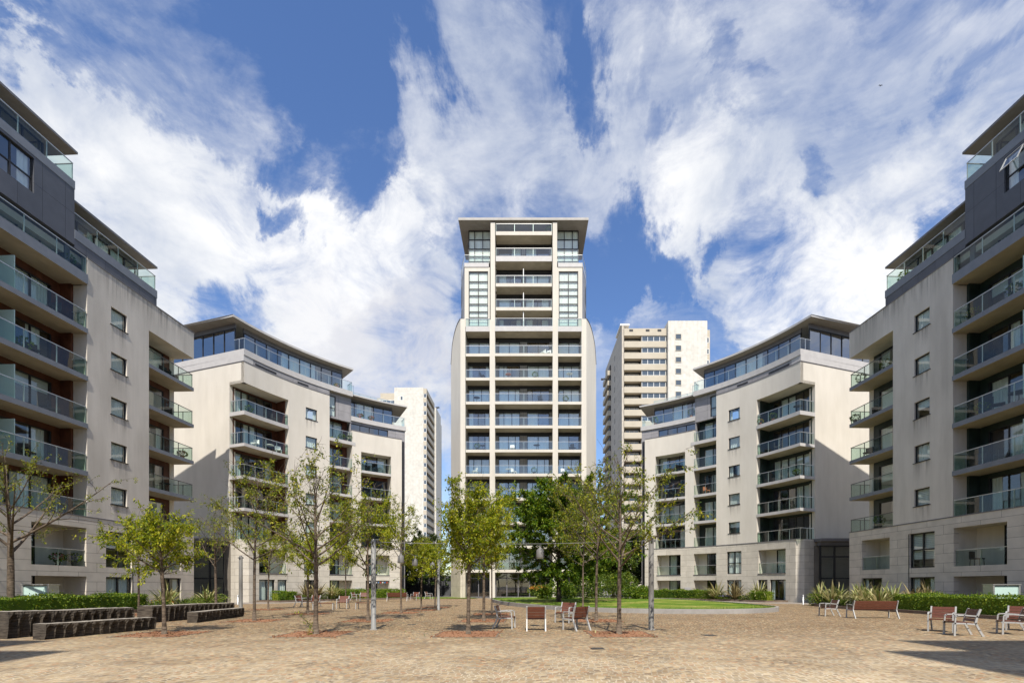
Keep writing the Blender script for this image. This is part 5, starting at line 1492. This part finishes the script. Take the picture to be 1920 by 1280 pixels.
def shrub(name, label, cat, group, x, y, rx, ry, h, n, mat, seed, leaf=(.08, .14), z0=.08, flowers=None):
    rng = random.Random(seed); root = empty(name, (x, y, z0)); tag(root, label, cat, group)
    mb = MB(); st = MB()
    for i in range(9):
        v = Vector((rng.uniform(-.5, .5) * rx, rng.uniform(-.5, .5) * ry, h * rng.uniform(.5, .8)))
        st.tube([(v.x * .2, v.y * .2, -.05), tuple(v * .5), tuple(v)], [.025, .018, .008], 4)
    lobes = [(rng.uniform(-.5, .5) * rx, rng.uniform(-.5, .5) * ry, rng.uniform(.35, .65)) for _ in range(7)]
    for i in range(n):
        lx, ly, k = lobes[i % 7]
        v = rv(rng); r = rng.random() ** .3
        p = Vector((lx + v.x * rx * k * r * 1.15, ly + v.y * ry * k * r * 1.15, max(.02, h * k + abs(v.z) * h * (1 - k) * r * (1 if v.z > 0 else -.9))))
        leaf_card(mb, p, v * .7 + rv(rng) * .7, rv(rng), rng.uniform(*leaf), rng.uniform(*leaf) * .5)
    st.build('stem', M['bark_dark'], root); mb.build('foliage', M[mat], root)
    if flowers:
        fl = MB()
        for i in range(flowers[1]):
            v = rv(rng); p = Vector((v.x * rx * .8, v.y * ry * .8, h * (.7 + .3 * abs(v.z))))
            leaf_card(fl, p, rv(rng) + Vector((0, 0, .5)), rv(rng), flowers[2], flowers[2] * .7)
        fl.build('blossom', M[flowers[0]], root)
    return root

def flax(label, x, y, n, L, mat, seed, z0=.1):
    rng = random.Random(seed); root = empty('flax_plant', (x, y, z0)); tag(root, label, 'plant', 'strap-leaved flax plants in the beds')
    mb = MB()
    for i in range(n):
        az = rng.uniform(0, 6.28); el = R(rng.uniform(34, 86)); l = L * rng.uniform(.6, 1.12); w = rng.uniform(.045, .075)
        d = Vector((math.cos(az) * math.cos(el), math.sin(az) * math.cos(el), math.sin(el))); s = Vector((-math.sin(az), math.cos(az), 0))
        p = Vector((rng.uniform(-.1, .1), rng.uniform(-.1, .1), 0)); k = 5; prev = None; dr = rng.uniform(.15, .75)
        i0 = len(mb.v)
        for j in range(k + 1):
            t = j / k; q = p + d * l * t + Vector((math.cos(az) * .15, math.sin(az) * .15, -1)) * dr * l * t ** 3 * .8
            ww = w * (1 - t ** 2.2) + .002
            mb.v.append(tuple(q + s * ww)); mb.v.append(tuple(q - s * ww))
            if j:
                b = i0 + 2 * j; mb.f.append((b - 2, b, b + 1, b - 1)); mb.uv.append([(0, 0)] * 4); mb.mi.append(0)
    mb.build('blades', M[mat], root)

# flax and low planting in the beds
k = 0
R_fl = [(22.9, 35.6), (23.6, 33.6), (23.0, 32.0), (24.6, 35.2), (24.8, 32.2), (25.0, 29.6), (25.2, 30.9), (22.9, 37.0), (23.9, 36.4), (22.6, 30.4)]
names_R = ['pale striped flax clump nearest the dark entrance on the armchair side', 'broad pale flax clump behind the long bench', 'pale flax clump over the orange flowers behind the long bench', 'upright pale flax clump under the small ground floor window', 'pale flax clump between bench and hedge end', 'bronze flax clump rising behind the clipped hedge end', 'bronze-tipped flax under the stacked window, behind the hedge', 'pale flax clump against the glazed entrance edge, armchair side', 'upright striped flax between entrance and small window, armchair side', 'short pale flax at the end of the long bench']
for (x, y), nm in zip(R_fl, names_R): k += 1; flax(nm, x, y, 84, 2.15, 'blade' if k not in (6, 7) else 'blade_dark', 100 + k)
L_fl = [(-23.0, 31.4), (-24.2, 33.2), (-23.0, 35.4), (-25.2, 29.4), (-25.1, 27.2)]
names_L = ['pale flax clump behind the bushy lime-green tree', 'striped flax clump under the ground floor window, log seat side', 'pale flax clump near the entrance on the log seat side', 'bronze flax behind the long log-side hedge', 'small bronze flax next to the frosted box, log side']
for (x, y), nm in zip(L_fl, names_L): k += 1; flax(nm, x, y, 76, 2.0 if k < 14 else 1.3, 'blade' if k < 14 else 'blade_dark', 100 + k)
for s, o, nm in ((7.9, 2.1, 'dark bronze flax beside the end of the lawn hedge'), (5.7, 2.1, 'bronze flax under the corner windows beyond the lawn'), (3.5, 1.3, 'pale flax behind the short hedge near the lawn tip')):
    k += 1; x, y = A(s, o); flax(nm, x, y, 110, 2.5, 'blade_dark' if k % 2 else 'blade', 100 + k)
for s, o, nm in ((5.4, 2.0, 'dark bronze flax against the curved block beyond the backless bench'), (8.3, 2.1, 'striped flax beside the hedge beyond the tall bare tree'), (7.0, 1.3, 'bronze flax under a window on the rust-recess curved side')):
    k += 1; x, y = ml(s, o); flax(nm, x, y, 110, 2.5, 'blade_dark' if k % 2 else 'blade', 100 + k)
LG = 'low leafy planting in the beds'
for i, (x, y, rx, h, mt, fl, nm) in enumerate([
        (22.8, 34.4, .9, .5, 'leaf_shrub', None, 'low green planting at the bed corner behind the lone armchair'),
        (22.7, 31.0, .8, .5, 'leaf_shrub', ('petal_orange', 90, .09), 'orange flowers behind the end of the long bench'),
        (22.6, 36.6, .8, .85, 'leaf_hedge', None, 'small round green bush beside the dark entrance, armchair side'),
        (-22.9, 30.6, 1.0, .55, 'leaf_shrub', ('petal_orange', 40, .08), 'low planting with orange flecks at the hedge end, log side'),
        (-22.7, 32.6, 1.1, .55, 'leaf_shrub', None, 'low yellow-green planting behind the tall log under the bare tree'),
        (-22.8, 34.6, 1.1, .6, 'leaf_shrub', None, 'low leafy planting in front of the pale flax, log side'),
        (-23.4, 36.6, 1.2, .85, 'leaf_hedge', None, 'rounded green bush beside the dark entrance, log side')]):
    shrub('low_shrub', nm, 'shrub', LG, x, y, rx, rx, h, 900, mt, 200 + i, flowers=fl)
for i, (s, o, rx, h, mt, fl, nm) in enumerate([
        (4.6, 2.0, .9, .5, 'leaf_shrub', None, 'low green planting in the corner bed behind the lawn tip'),
        (6.7, 2.1, 1.0, .5, 'leaf_shrub', ('petal_violet', 160, .09), 'pale violet flowers at the lawn edge under the windows'),
        (7.6, 2.0, .8, .6, 'leaf_hedge', None, 'dark green shrub between bronze flax and lawn hedge'),
        (4.0, 1.4, .9, .8, 'leaf_hedge', None, 'rounded hedge shrub behind the short hedge by the pale corner')]):
    x, y = A(s, o); shrub('low_shrub', nm, 'shrub', LG, x, y, rx, rx, h, 900, mt, 220 + i, flowers=fl)
for i, (s, o, rx, h, mt, nm) in enumerate([(4.7, 2.0, 1.0, .6, 'leaf_shrub', 'low leafy planting beyond the open-crowned tree'), (6.4, 2.0, 1.1, .6, 'leaf_shrub', 'yellow-green planting behind the backless bench'), (8.0, 2.0, 1.0, .6, 'leaf_shrub', 'low planting at the near end of the bunting hedge')]):
    x, y = ml(s, o); shrub('low_shrub', nm, 'shrub', LG, x, y, rx, rx, h, 900, mt, 240 + i)
SG_ = 'garden shrubs around the lawn'
for i, (x, y, rx, h, mt, fl, nm) in enumerate([
        (1.6, 47.5, 1.2, 1.3, 'leaf_shrub', ('petal_orange', 160, .13), 'yellow-orange shrub beside the tower doors'),
        (3.6, 46.5, 2.0, 1.5, 'leaf_hedge', None, 'green shrub under the dark tree on the lawn'),
        (6.0, 47.5, 2.4, 2.3, 'leaf_shrub', None, 'large light green shrub behind the straight cherry trunk'),
        (8.8, 47.0, 2.4, 2.6, 'leaf_shrub', None, 'tall light green shrub behind the forked cherry'),
        (11.0, 46.6, 1.7, 1.3, 'leaf_hedge', None, 'low dark green shrub at the end of the lawn hedge')]):
    shrub('garden_shrub', nm, 'shrub', SG_, x, y, rx, rx * .8, h, 2200, mt, 260 + i, leaf=(.14, .24), flowers=fl, z0=.22)

# ------------------------------------------------------------------ things on balconies
def potted(label, p, h, mat, seed, pot='terracotta', flower=None):
    rng = random.Random(seed); r = empty('potted_plant', p); tag(r, label, 'plant', 'pot plants on balconies')
    mb = MB(); mb.tube([(0, 0, 0), (0, 0, .26), (0, 0, .3)], [.11, .16, .17], 12); mb.build('pot', M[pot], r)
    lf = MB()
    for i in range(150):
        v = rv(rng); q = Vector((v.x * .28, v.y * .28, .3 + (.5 + .5 * v.z) * h)); leaf_card(lf, q, v + rv(rng) * .5, rv(rng), .16, .07)
    lf.build('foliage', M[mat], r)
    if flower:
        fl = MB()
        for i in range(60):
            v = rv(rng); leaf_card(fl, Vector((v.x * .3, v.y * .3, .35 + (.5 + .5 * v.z) * h)), rv(rng), rv(rng), .10, .08)
        fl.build('blossom', M[flower], r)
def bchair(label, p, rot, mat, proto={}):
    if mat not in proto:
        r = empty('balcony_chair', p); r.rotation_euler = (0, 0, rot)
        mb = MB(); mb.box(-.27, .27, -.27, .27, .38, .45); mb.build('seat', M[mat], r)
        mb = MB(); mb.box(-.27, .27, .22, .28, .451, .86); mb.build('backrest', M[mat], r)
        for a in (-.24, .24):
            for b in (-.24, .24):
                mb = MB(); mb.tube([(a, b, 0), (a * .95, b * .95, .38)], .018, 6); mb.build('leg', M[mat], r)
        proto[mat] = r
    else: r = copy_tree(proto[mat], p, rot)
    tag(r, label, 'chair', 'chairs on balconies')
def btable(label, p, mat, rad=.36):
    r = empty('balcony_table', p); tag(r, label, 'table', 'tables on balconies')
    mb = MB(); mb.tube([(0, 0, .7), (0, 0, .735)], rad, 18); mb.build('tabletop', M[mat], r)
    mb = MB(); mb.tube([(0, 0, 0), (0, 0, .7)], .025, 8); mb.tube([(0, 0, 0), (0, 0, .03)], .2, 12); mb.build('leg', M['rail_dark'], r)
nL, nR, mL, mR = near_T(-1), near_T(1), mid_T(-1), mid_T(1)
TW = lambda s, o, z: (s, 59.5 - o, z)
potted('pink flowering pot on the stone-framed balcony above the frosted box', nL(10.4, -.5, 2.77), .35, 'leaf_shrub', 1, 'dark_pot', 'petal')
potted('violet flowering pot at the end of the stone-framed balcony above the frosted box', nL(9.5, -.4, 2.77), .4, 'leaf_shrub', 2, 'dark_pot', 'petal_violet')
bchair('black wicker chair on topmost small balcony, rust-recess straight block', nL(2.1, -.7, 17.5), 1.2, 'wicker')
bchair('second black wicker chair beside it on that topmost small balcony, farther out', nL(1.2, -.7, 17.5), 2.0, 'wicker')
bchair('dark chair on second small balcony from the top, rust-recess straight block', nL(1.7, -.8, 14.55), .5, 'wicker')
potted('pink flowers at the corner of third small balcony, rust-recess straight block', nL(.6, -.5, 11.6), .3, 'leaf_shrub', 3, 'terracotta', 'petal')
btable('small table on fourth small balcony from the top, rust-recess straight block', nL(2.0, -.8, 8.65), 'wicker')
potted('tall green pot plant on topmost small balcony, green-recess straight block', nR(.5, -.6, 17.5), .6, 'leaf_shrub', 4, 'dark_pot')
potted('green pot plant inside the railing of topmost small balcony, green-recess side', nR(3.0, -.6, 17.5), .6, 'leaf_shrub', 5, 'dark_pot')
bchair('dark chair on second small balcony from the top, green-recess straight block', nR(1.8, -.8, 14.55), -.6, 'wicker')
bchair('low black wicker seat on third small balcony, green-recess straight block', nR(1.0, -.8, 11.6), -1.0, 'wicker')
potted('trailing shrub hanging over second small balcony, green-recess straight block', nR(.25, -.3, 14.55), .35, 'leaf_shrub', 6, 'dark_pot')
potted('leafy pot plant on lowest small balcony above the stone base', nR(2.3, -.7, 5.87), .7, 'leaf_dark', 7, 'dark_pot')
potted('palm-like pot on penthouse terrace corner, green-recess straight block', nR(4.3, -.9, 23.1), .7, 'leaf_dark', 8, 'dark_pot')
bchair('white-cushioned dark chair on the stone-framed balcony above the frosted box', nR(10.0, -.6, 2.77), .4, 'wicker')
potted('dark leafy pot on wide second-row balcony, green-recess straight block', nR(12.2, -.5, 17.5), .5, 'leaf_dark', 9, 'dark_pot')
bchair('chair on the wide fourth-row balcony, green-recess straight block', nR(11.2, -.7, 11.6), .8, 'wicker')
btable('table on the wide fourth-row balcony, green-recess straight block', nR(12.2, -.8, 11.6), 'dark_pot', .45)
for i, (T_, s, z, nm) in enumerate([(mL, 1.6, 14.55, 'white chair on second corner balcony, rust-recess curved block'), (mL, 4.0, 14.55, 'white chair beside a table on second corner balcony, rust-recess curved block'), (mR, 3.0, 14.55, 'dark chair on second corner balcony, green-recess curved block')]):
    bchair(nm, T_(s, -.6, z), .7 * i, 'white' if i < 2 else 'wicker')
btable('white table on second corner balcony, rust-recess curved block', mL(3.2, -.7, 14.55), 'white')
potted('orange flowering pot on topmost corner balcony, green-recess curved block', mR(4.6, -.4, 17.5), .3, 'leaf_shrub', 10, 'terracotta', 'petal_orange')
potted('green pot plant on topmost corner balcony, green-recess curved block', mR(3.2, -.4, 17.5), .5, 'leaf_shrub', 11, 'terracotta')
btable('table on topmost corner balcony, green-recess curved block', mR(.8, -.6, 17.5), 'wicker')
potted('leafy pot near corner of third corner balcony, green-recess curved block', mR(.7, -.4, 11.6), .35, 'leaf_shrub', 12, 'dark_pot')
potted('bushy plant spilling over the top narrow balcony, rust-recess curved block', mL(mid_s(1304), -.3, 17.5), .35, 'leaf_shrub', 13, 'dark_pot')
potted('yellow-green plants on the top narrow balcony, rust-recess curved block', mL(mid_s(1318), -.3, 17.5), .35, 'leaf_shrub', 14, 'dark_pot')
potted('green shrub pot at end of lower penthouse terrace, green-recess curved block', mR(mid_s(1224), -.9, 20.5), .7, 'leaf_dark', 15, 'terracotta')
potted('green shrub pot in the middle of lower penthouse terrace, green-recess curved block', mR(mid_s(1290), -.9, 20.5), .8, 'leaf_shrub', 16, 'terracotta')
potted('pink pot at the near end of lower penthouse terrace, rust-recess curved block', mL(mid_s(1282), -.7, 20.5), .2, 'leaf_shrub', 17, 'terracotta', 'petal')
potted('second pink pot along the lower penthouse terrace, rust-recess curved block', mL(mid_s(1262), -.7, 20.5), .2, 'leaf_shrub', 18, 'terracotta', 'petal')
potted('orange pot by the far end of upper penthouse terrace, rust-recess curved block', mL(mid_s(1325), -.5, 23.1), .2, 'leaf_shrub', 19, 'terracotta', 'petal_orange')
bchair('red-brown chair on narrow balcony, green-recess curved block, fourth storey', mR(mid_s(1320), -.6, 11.6), .4, 'terracotta')
btable('small dark table on narrow balcony, rust-recess curved block', mL(mid_s(1325), -.6, 11.6), 'wicker', .4)
for i, (s, z, m_, nm) in enumerate([(2.4, 30.03, 'white', 'white chair on tower centre balcony, first below the shoulder'), (3.1, 30.03, 'white', 'white chair next to the centre pier, tower balcony first below the shoulder'),
        (-1.4, 18.23, 'white', 'white chair on the tower centre balcony, middle column'), (5.0, 15.28, 'white', 'white chair on the tower outer balcony, seventh below the shoulder'), (-1.2, 15.28, 'white', 'white chair with table on tower centre balcony lower down'),
        (2.0, 12.33, 'wicker', 'dark chair on tower centre balcony lower down'), (6.2, 18.23, 'wicker', 'dark chair on the tower outer balcony beside the forked tree')]):
    bchair(nm, TW(s, -.75, z), .5 * i - 1, m_)
for i, (s, z, m_, nm) in enumerate([(-1.9, 27.08, 'terracotta', 'red round table on the tower centre balcony, second below the shoulder'), (-1.9, 15.28, 'white', 'white table on tower centre balcony lower down'), (-5.1, 18.23, 'wicker', 'dark round table on the tower outer balcony')]):
    btable(nm, TW(s, -.75, z), m_)
potted('green plant at the corner of the top tower balcony', TW(3.1, -.5, 45.07), .6, 'leaf_shrub', 20, 'terracotta')

for i, (T_, s, o_, z, nm) in enumerate([
        (nL, 10.6, -.6, 17.5, 'dark chair on the wide top-row balcony, rust-recess straight block'), (nL, 11.6, -.7, 14.55, 'dark chair on wide second-row balcony, rust-recess straight block'),
        (nL, 10.4, -.7, 11.6, 'dark chair on wide third-row balcony, rust-recess straight block'), (nL, 11.9, -.7, 8.65, 'dark chair on wide fourth-row balcony, rust-recess straight block'),
        (nR, 10.5, -.7, 14.55, 'dark chair on the wide second-row balcony, green-recess straight block'), (nR, 10.2, -.7, 8.65, 'dark chair on the wide fourth-row balcony, green-recess straight block'),
        (mR, 1.6, -.7, 8.65, 'dark chair on fourth corner balcony, green-recess curved block'), (mL, 2.4, -.7, 11.6, 'dark chair on third corner balcony, rust-recess curved block'), (mL, 3.6, -.7, 17.5, 'dark chair on topmost corner balcony, rust-recess curved block')]):
    bchair(nm, T_(s, o_, z), 1.1 * i, 'wicker')
for i, (T_, s, o_, z, fl, nm) in enumerate([
        (nL, 9.8, -.5, 20.85, None, 'spiky pot plant on the deep terrace under dark cladding, rust-recess straight block'), (nL, 12.2, -.5, 14.55, None, 'leafy pot on wide second-row balcony, rust-recess straight block'),
        (nR, 9.9, -.5, 17.5, None, 'bushy dark pot at the end of the wide top-row balcony, green-recess side'), (nR, 10.4, -.5, 11.6, None, 'cluster of leaves on the wide third-row balcony end, green-recess straight block'),
        (mL, .9, -.5, 17.5, None, 'pot plant at the corner of topmost corner balcony, rust-recess curved block'), (mL, 4.4, -.4, 8.65, 'petal_orange', 'orange pot on the fourth corner balcony, rust-recess curved block'),
        (mR, 5.0, -.4, 11.6, None, 'pale pot plant at the inner end of third corner balcony, green-recess curved block')]):
    potted(nm, T_(s, o_, z), .45, 'leaf_dark' if i % 2 else 'leaf_shrub', 40 + i, 'dark_pot', fl)
k = 0
for col_, sx_, tt in (('left-hand', -5.6, 'outer'), ('centre', 1.7, 'centre'), ('right-hand', 5.7, 'outer')):
    for j, z in ((1, 27.08), (2, 24.13), (4, 18.23), (5, 15.28), (6, 12.33)):
        k += 1; ordn = ['first', 'second', 'third', 'fourth', 'fifth', 'sixth', 'seventh'][j]
        if k % 3 == 0: potted('green pot plant on %s tower balcony column, %s below the shoulder' % (col_, ordn), TW(sx_ + .5 * math.sin(k * 2), -.45, z), .5, 'leaf_shrub', 70 + k, 'dark_pot')
        elif k % 3 == 1: bchair('%s chair facing out on %s tower balcony column, %s below the shoulder' % ('dark' if k % 2 else 'white', col_, ordn), TW(sx_ + .6 * math.sin(k), -.5, z), k * 1.3, 'wicker' if k % 2 else 'white')
        else: btable('%s table on %s tower balcony column, %s below the shoulder' % ('white' if k % 2 else 'dark', col_, ordn), TW(sx_ + .5 * math.cos(k), -.6, z), 'white' if k % 2 else 'wicker', .4)
# a bird high in the sky
def bird(label, u, v, d):
    y = d; x = CAMX + (u - CX) / F * y; z = EYE + (H - v) / F * y
    mb = MB(); mb.tube([(-.0, -.2, 0), (0, -.05, .02), (0, .1, 0), (0, .24, -.01)], [.02, .06, .05, .012], 8)
    for s in (-1, 1): mb.face([(0, -.06, .03), (s * .25, -.1, .12), (s * .5, .03, .07), (s * .24, .08, .1), (0, .08, .03)])
    o = mb.build('bird', M['wicker'], None, loc=(x, y, z)); tag(o, label, 'bird')
bird('tiny dark bird flying in the cloudy sky', 1651, 161, 105)
# ------------------------------------------------------------------ sky, sun, camera
SKYV = 1.42
sun_dir = Vector((.10, -1, 1.40)).normalized()
w = bpy.data.worlds.new('World'); scene.world = w; w.use_nodes = True
nt = w.node_tree
for n in list(nt.nodes): nt.nodes.remove(n)
L = nt.links.new
out = N(nt, 'ShaderNodeOutputWorld'); bg = N(nt, 'ShaderNodeBackground'); bg.inputs[1].default_value = .1
sky = N(nt, 'ShaderNodeTexSky', sky_type='NISHITA', sun_disc=False, sun_elevation=math.asin(sun_dir.z), sun_rotation=math.atan2(sun_dir.x, sun_dir.y), altitude=50, air_density=1.0, dust_density=.6, ozone_density=2.2)
tc = N(nt, 'ShaderNodeTexCoord')
V = tc.outputs['Generated']
def Mth(op, a, b=None, clamp=False):
    n = N(nt, 'ShaderNodeMath', operation=op, use_clamp=clamp)
    for i, q in enumerate((a, b)):
        if q is None: continue
        if isinstance(q, (int, float)): n.inputs[i].default_value = q
        else: L(q, n.inputs[i])
    return n.outputs[0]
sep = N(nt, 'ShaderNodeSeparateXYZ'); L(V, sep.inputs[0])
den = Mth('ADD', Mth('MAXIMUM', sep.outputs[2], 0.0), .22)
pl = N(nt, 'ShaderNodeCombineXYZ'); L(Mth('DIVIDE', sep.outputs[0], den), pl.inputs[0]); L(Mth('DIVIDE', sep.outputs[1], den), pl.inputs[1])
def noise(vec, scale, detail=8, rough=.6, dist=0.0, mapping=None):
    if mapping:
        m = N(nt, 'ShaderNodeMapping'); m.inputs['Location'].default_value = mapping[0]; m.inputs['Rotation'].default_value = mapping[1]; m.inputs['Scale'].default_value = mapping[2]
        L(vec, m.inputs['Vector']); vec = m.outputs[0]
    n = N(nt, 'ShaderNodeTexNoise', inp={'Scale': scale, 'Detail': detail, 'Roughness': rough, 'Distortion': dist}); L(vec, n.inputs['Vector']); return n.outputs['Fac']

def mapped(rot, scl, loc=(0, 0, 0)):
    m = N(nt, 'ShaderNodeMapping'); m.inputs['Location'].default_value = loc; m.inputs['Rotation'].default_value = rot; m.inputs['Scale'].default_value = scl
    L(V, m.inputs['Vector']); return m.outputs[0]
n_big = noise(mapped((0, 0, 0), (1, 1, 1.15), (2, 0, 1)), 3.1, 12, .60, .25)
n_fine = noise(mapped((0, R(28), 0), (1, 1, 1.6), (5, 1, 0)), 9.5, 10, .66, .6)
n_wisp = noise(mapped((0, R(42), 0), (.62, 1, 2.3), (1, 4, 2)), 4.2, 12, .63, .35)
n_wisp2 = noise(mapped((0, R(-58), 0), (.62, 1, 2.1), (8, 4, 2)), 3.8, 12, .63, .35)
# the cloud edges are broken up by pushing the lookup direction about with turbulence
wn = N(nt, 'ShaderNodeTexNoise', inp={'Scale': 3.6, 'Detail': 9, 'Roughness': .62, 'Distortion': .3}); L(V, wn.inputs['Vector'])
w0 = N(nt, 'ShaderNodeVectorMath', operation='SUBTRACT'); L(wn.outputs['Color'], w0.inputs[0]); w0.inputs[1].default_value = (.5, .5, .5)
w1 = N(nt, 'ShaderNodeVectorMath', operation='SCALE'); L(w0.outputs[0], w1.inputs[0]); w1.inputs['Scale'].default_value = .52
w2 = N(nt, 'ShaderNodeVectorMath', operation='ADD'); L(V, w2.inputs[0]); L(w1.outputs[0], w2.inputs[1])
w3 = N(nt, 'ShaderNodeVectorMath', operation='NORMALIZE'); L(w2.outputs[0], w3.inputs[0]); VW = w3.outputs[0]
def dirv(u, v): return Vector(((u - CX) / F, 1, (H - v) / F)).normalized()
def blobs(lst, cap=None):
    acc = None
    for (u, v, r, wgt) in lst:
        c = dirv(u, v)
        e = sum(math.degrees(c.angle(dirv(u + dx, v + dy))) for dx, dy in ((r, 0), (-r, 0), (0, r), (0, -r))) / 4
        d = N(nt, 'ShaderNodeVectorMath', operation='DOT_PRODUCT'); L(VW, d.inputs[0]); d.inputs[1].default_value = c
        mr = N(nt, 'ShaderNodeMapRange', interpolation_type='SMOOTHSTEP', inp={'From Min': math.cos(R(e)), 'From Max': 1.0 - (1 - math.cos(R(e))) * .06, 'To Min': 0, 'To Max': wgt}); L(d.outputs['Value'], mr.inputs[0])
        acc = mr.outputs[0] if acc is None else Mth('ADD', acc, mr.outputs[0])
    return Mth('MINIMUM', acc, cap) if cap else acc
thick = blobs([(110, 110, 110, .4), (200, 180, 150, .5), (330, 220, 130, .45), (430, 280, 120, .4), (40, 190, 190, .55), (150, 260, 210, .5), (270, 320, 210, .5), (390, 370, 170, .5), (480, 350, 95, .4), (60, 420, 300, .5), (330, 470, 180, .4), (420, 470, 110, .3),
               (590, 470, 110, .5), (700, 440, 150, .6), (790, 380, 110, .5), (640, 600, 210, .7), (760, 640, 200, .6), (540, 680, 160, .4),
               (1290, 350, 150, .55), (1430, 320, 170, .45), (1400, 430, 190, .45), (1540, 560, 220, .75), (1480, 640, 190, .55), (1640, 430, 190, .5), (1760, 340, 150, .4),
               (1200, 575, 80, .42), (1300, 120, 120, .4), (300, 520, 190, .45), (480, 410, 140, .4), (210, 420, 240, .4), (1640, 600, 200, .5), (1390, 520, 140, .45), (700, 740, 220, .5), (520, 610, 140, .4), (820, 560, 120, .35)], .74)
thin = blobs([(800, 120, 110, .25), (860, 200, 170, .27), (960, 280, 190, .3), (860, 330, 120, .22), (1130, 330, 130, .25), (1230, 110, 210, .5), (1400, 160, 260, .5), (1600, 150, 280, .55), (1780, 230, 220, .5), (1880, 120, 190, .4), (1250, 280, 200, .4), (1100, 400, 160, .25), (720, 520, 260, .3), (330, 190, 190, .35), (1240, 640, 190, .3), (960, 60, 140, .25), (500, 90, 120, .12)], .75)
clear = blobs([(640, 150, 210, .6), (590, 300, 110, .35), (560, 60, 200, .4), (660, 40, 200, .4), (1075, 130, 85, .4), (1055, 60, 70, .25), (1240, 200, 75, .35), (1120, 500, 120, .65), (1270, 460, 80, .5), (535, 430, 60, .5), (350, 575, 100, .55), (180, 640, 150, .3), (1390, 130, 60, .3), (1860, 60, 70, .35), (1740, 180, 60, .35), (1560, 320, 55, .3), (690, 320, 60, .25)  , (1180, 480, 80, .3)], .8)
front = N(nt, 'ShaderNodeMapRange', interpolation_type='SMOOTHSTEP', inp={'From Min': -.1, 'From Max': .3, 'To Min': 1, 'To Max': 0}); L(sep.outputs[1], front.inputs[0])
rear_cover = Mth('MULTIPLY', front.outputs[0], .2)
def ctr(n, k): return Mth('MULTIPLY', Mth('SUBTRACT', n, .5), k)
dA = Mth('ADD', Mth('ADD', ctr(n_big, 2.3), ctr(n_fine, 1.7)), Mth('SUBTRACT', Mth('ADD', thick, rear_cover), clear))
aA = N(nt, 'ShaderNodeMapRange', interpolation_type='SMOOTHSTEP', inp={'From Min': .0, 'From Max': 1.0, 'To Min': 0, 'To Max': 1}); L(dA, aA.inputs[0])
# streaks: one set fans to the right of the tower, the other to the left of it
lr = N(nt, 'ShaderNodeMapRange', interpolation_type='SMOOTHSTEP', inp={'From Min': -.05, 'From Max': .3, 'To Min': 0, 'To Max': 1}); L(sep.outputs[0], lr.inputs[0])
wmix = N(nt, 'ShaderNodeMixRGB'); L(lr.outputs[0], wmix.inputs[0]); L(n_wisp2, wmix.inputs[1]); L(n_wisp, wmix.inputs[2])
dB = Mth('ADD', Mth('ADD', ctr(wmix.outputs[0], 2.3), ctr(n_fine, 1.0)), Mth('SUBTRACT', thin, Mth('MULTIPLY', clear, .9)))
aB = N(nt, 'ShaderNodeMapRange', interpolation_type='SMOOTHSTEP', inp={'From Min': -.3, 'From Max': 1.05, 'To Min': 0, 'To Max': .8}); L(dB, aB.inputs[0])
inv = Mth('SUBTRACT', 1.0, Mth('MULTIPLY', Mth('SUBTRACT', 1.0, aA.outputs[0]), Mth('SUBTRACT', 1.0, aB.outputs[0])), True)
# body shading of the clouds: soft grey hollows, white on the lit parts
shade = N(nt, 'ShaderNodeMapRange', interpolation_type='SMOOTHSTEP', inp={'From Min': .0, 'From Max': .8, 'To Min': 0, 'To Max': 1})
n_sh = noise(mapped((0, R(20), 0), (1, 1, 1.4), (7, 2, 3)), 4.2, 9, .6, .3)
bright = blobs([(700, 430, 170, .35), (600, 600, 170, .35), (1290, 350, 130, .3), (1540, 600, 240, .45), (1440, 420, 120, .2), (60, 300, 220, .15), (650, 520, 150, .2)])
L(Mth('ADD', Mth('ADD', ctr(n_sh, 2.3), .30), bright), shade.inputs[0])
cc = N(nt, 'ShaderNodeMixRGB'); cc.inputs[1].default_value = (4.9, 5.3, 6.1, 1); cc.inputs[2].default_value = (8.0, 8.0, 8.0, 1); L(shade.outputs[0], cc.inputs[0])
grey = blobs([(560, 640, 140, .3), (780, 640, 130, .55), (700, 720, 150, .55)], .7)
cc2 = N(nt, 'ShaderNodeMixRGB'); cc2.inputs[2].default_value = (5.2, 5.3, 5.9, 1); L(grey, cc2.inputs[0]); L(cc.outputs[0], cc2.inputs[1])
hs = N(nt, 'ShaderNodeHueSaturation', inp={'Hue': .508, 'Saturation': 1.16, 'Value': SKYV}); L(sky.outputs[0], hs.inputs['Color'])
mixc = N(nt, 'ShaderNodeMixRGB'); L(inv, mixc.inputs[0]); L(hs.outputs[0], mixc.inputs[1]); L(cc2.outputs[0], mixc.inputs[2])
L(mixc.outputs[0], bg.inputs[0]); L(bg.outputs[0], out.inputs[0])

ld = bpy.data.lights.new('sun', 'SUN'); ld.energy = 5.0; ld.angle = R(.5); ld.color = (1, .937, .838)
lo = bpy.data.objects.new('sun', ld); col.objects.link(lo); lo.rotation_euler = (-sun_dir).to_track_quat('-Z', 'Y').to_euler(); lo.location = (0, -40, 60)

cd = bpy.data.cameras.new('camera'); cd.sensor_width = 36; cd.lens = 36 * F / 1920
cd.shift_x = -(CX - 960) / 1920; cd.shift_y = (H - 640) / 1920; cd.clip_start = .1; cd.clip_end = 3000
co = bpy.data.objects.new('camera', cd); col.objects.link(co); co.location = (CAMX, 0, EYE); co.rotation_euler = (R(90), 0, 0)
scene.camera = co
scene.render.resolution_x, scene.render.resolution_y = 1024, 682
scene.view_settings.view_transform = 'Standard'; scene.view_settings.look = 'None'
scene.view_settings.exposure = .42; scene.view_settings.gamma = 1
scene.cycles.transparent_max_bounces = 20
scene.cycles.max_bounces = 8
scene.cycles.caustics_reflective = False; scene.cycles.caustics_refractive = False
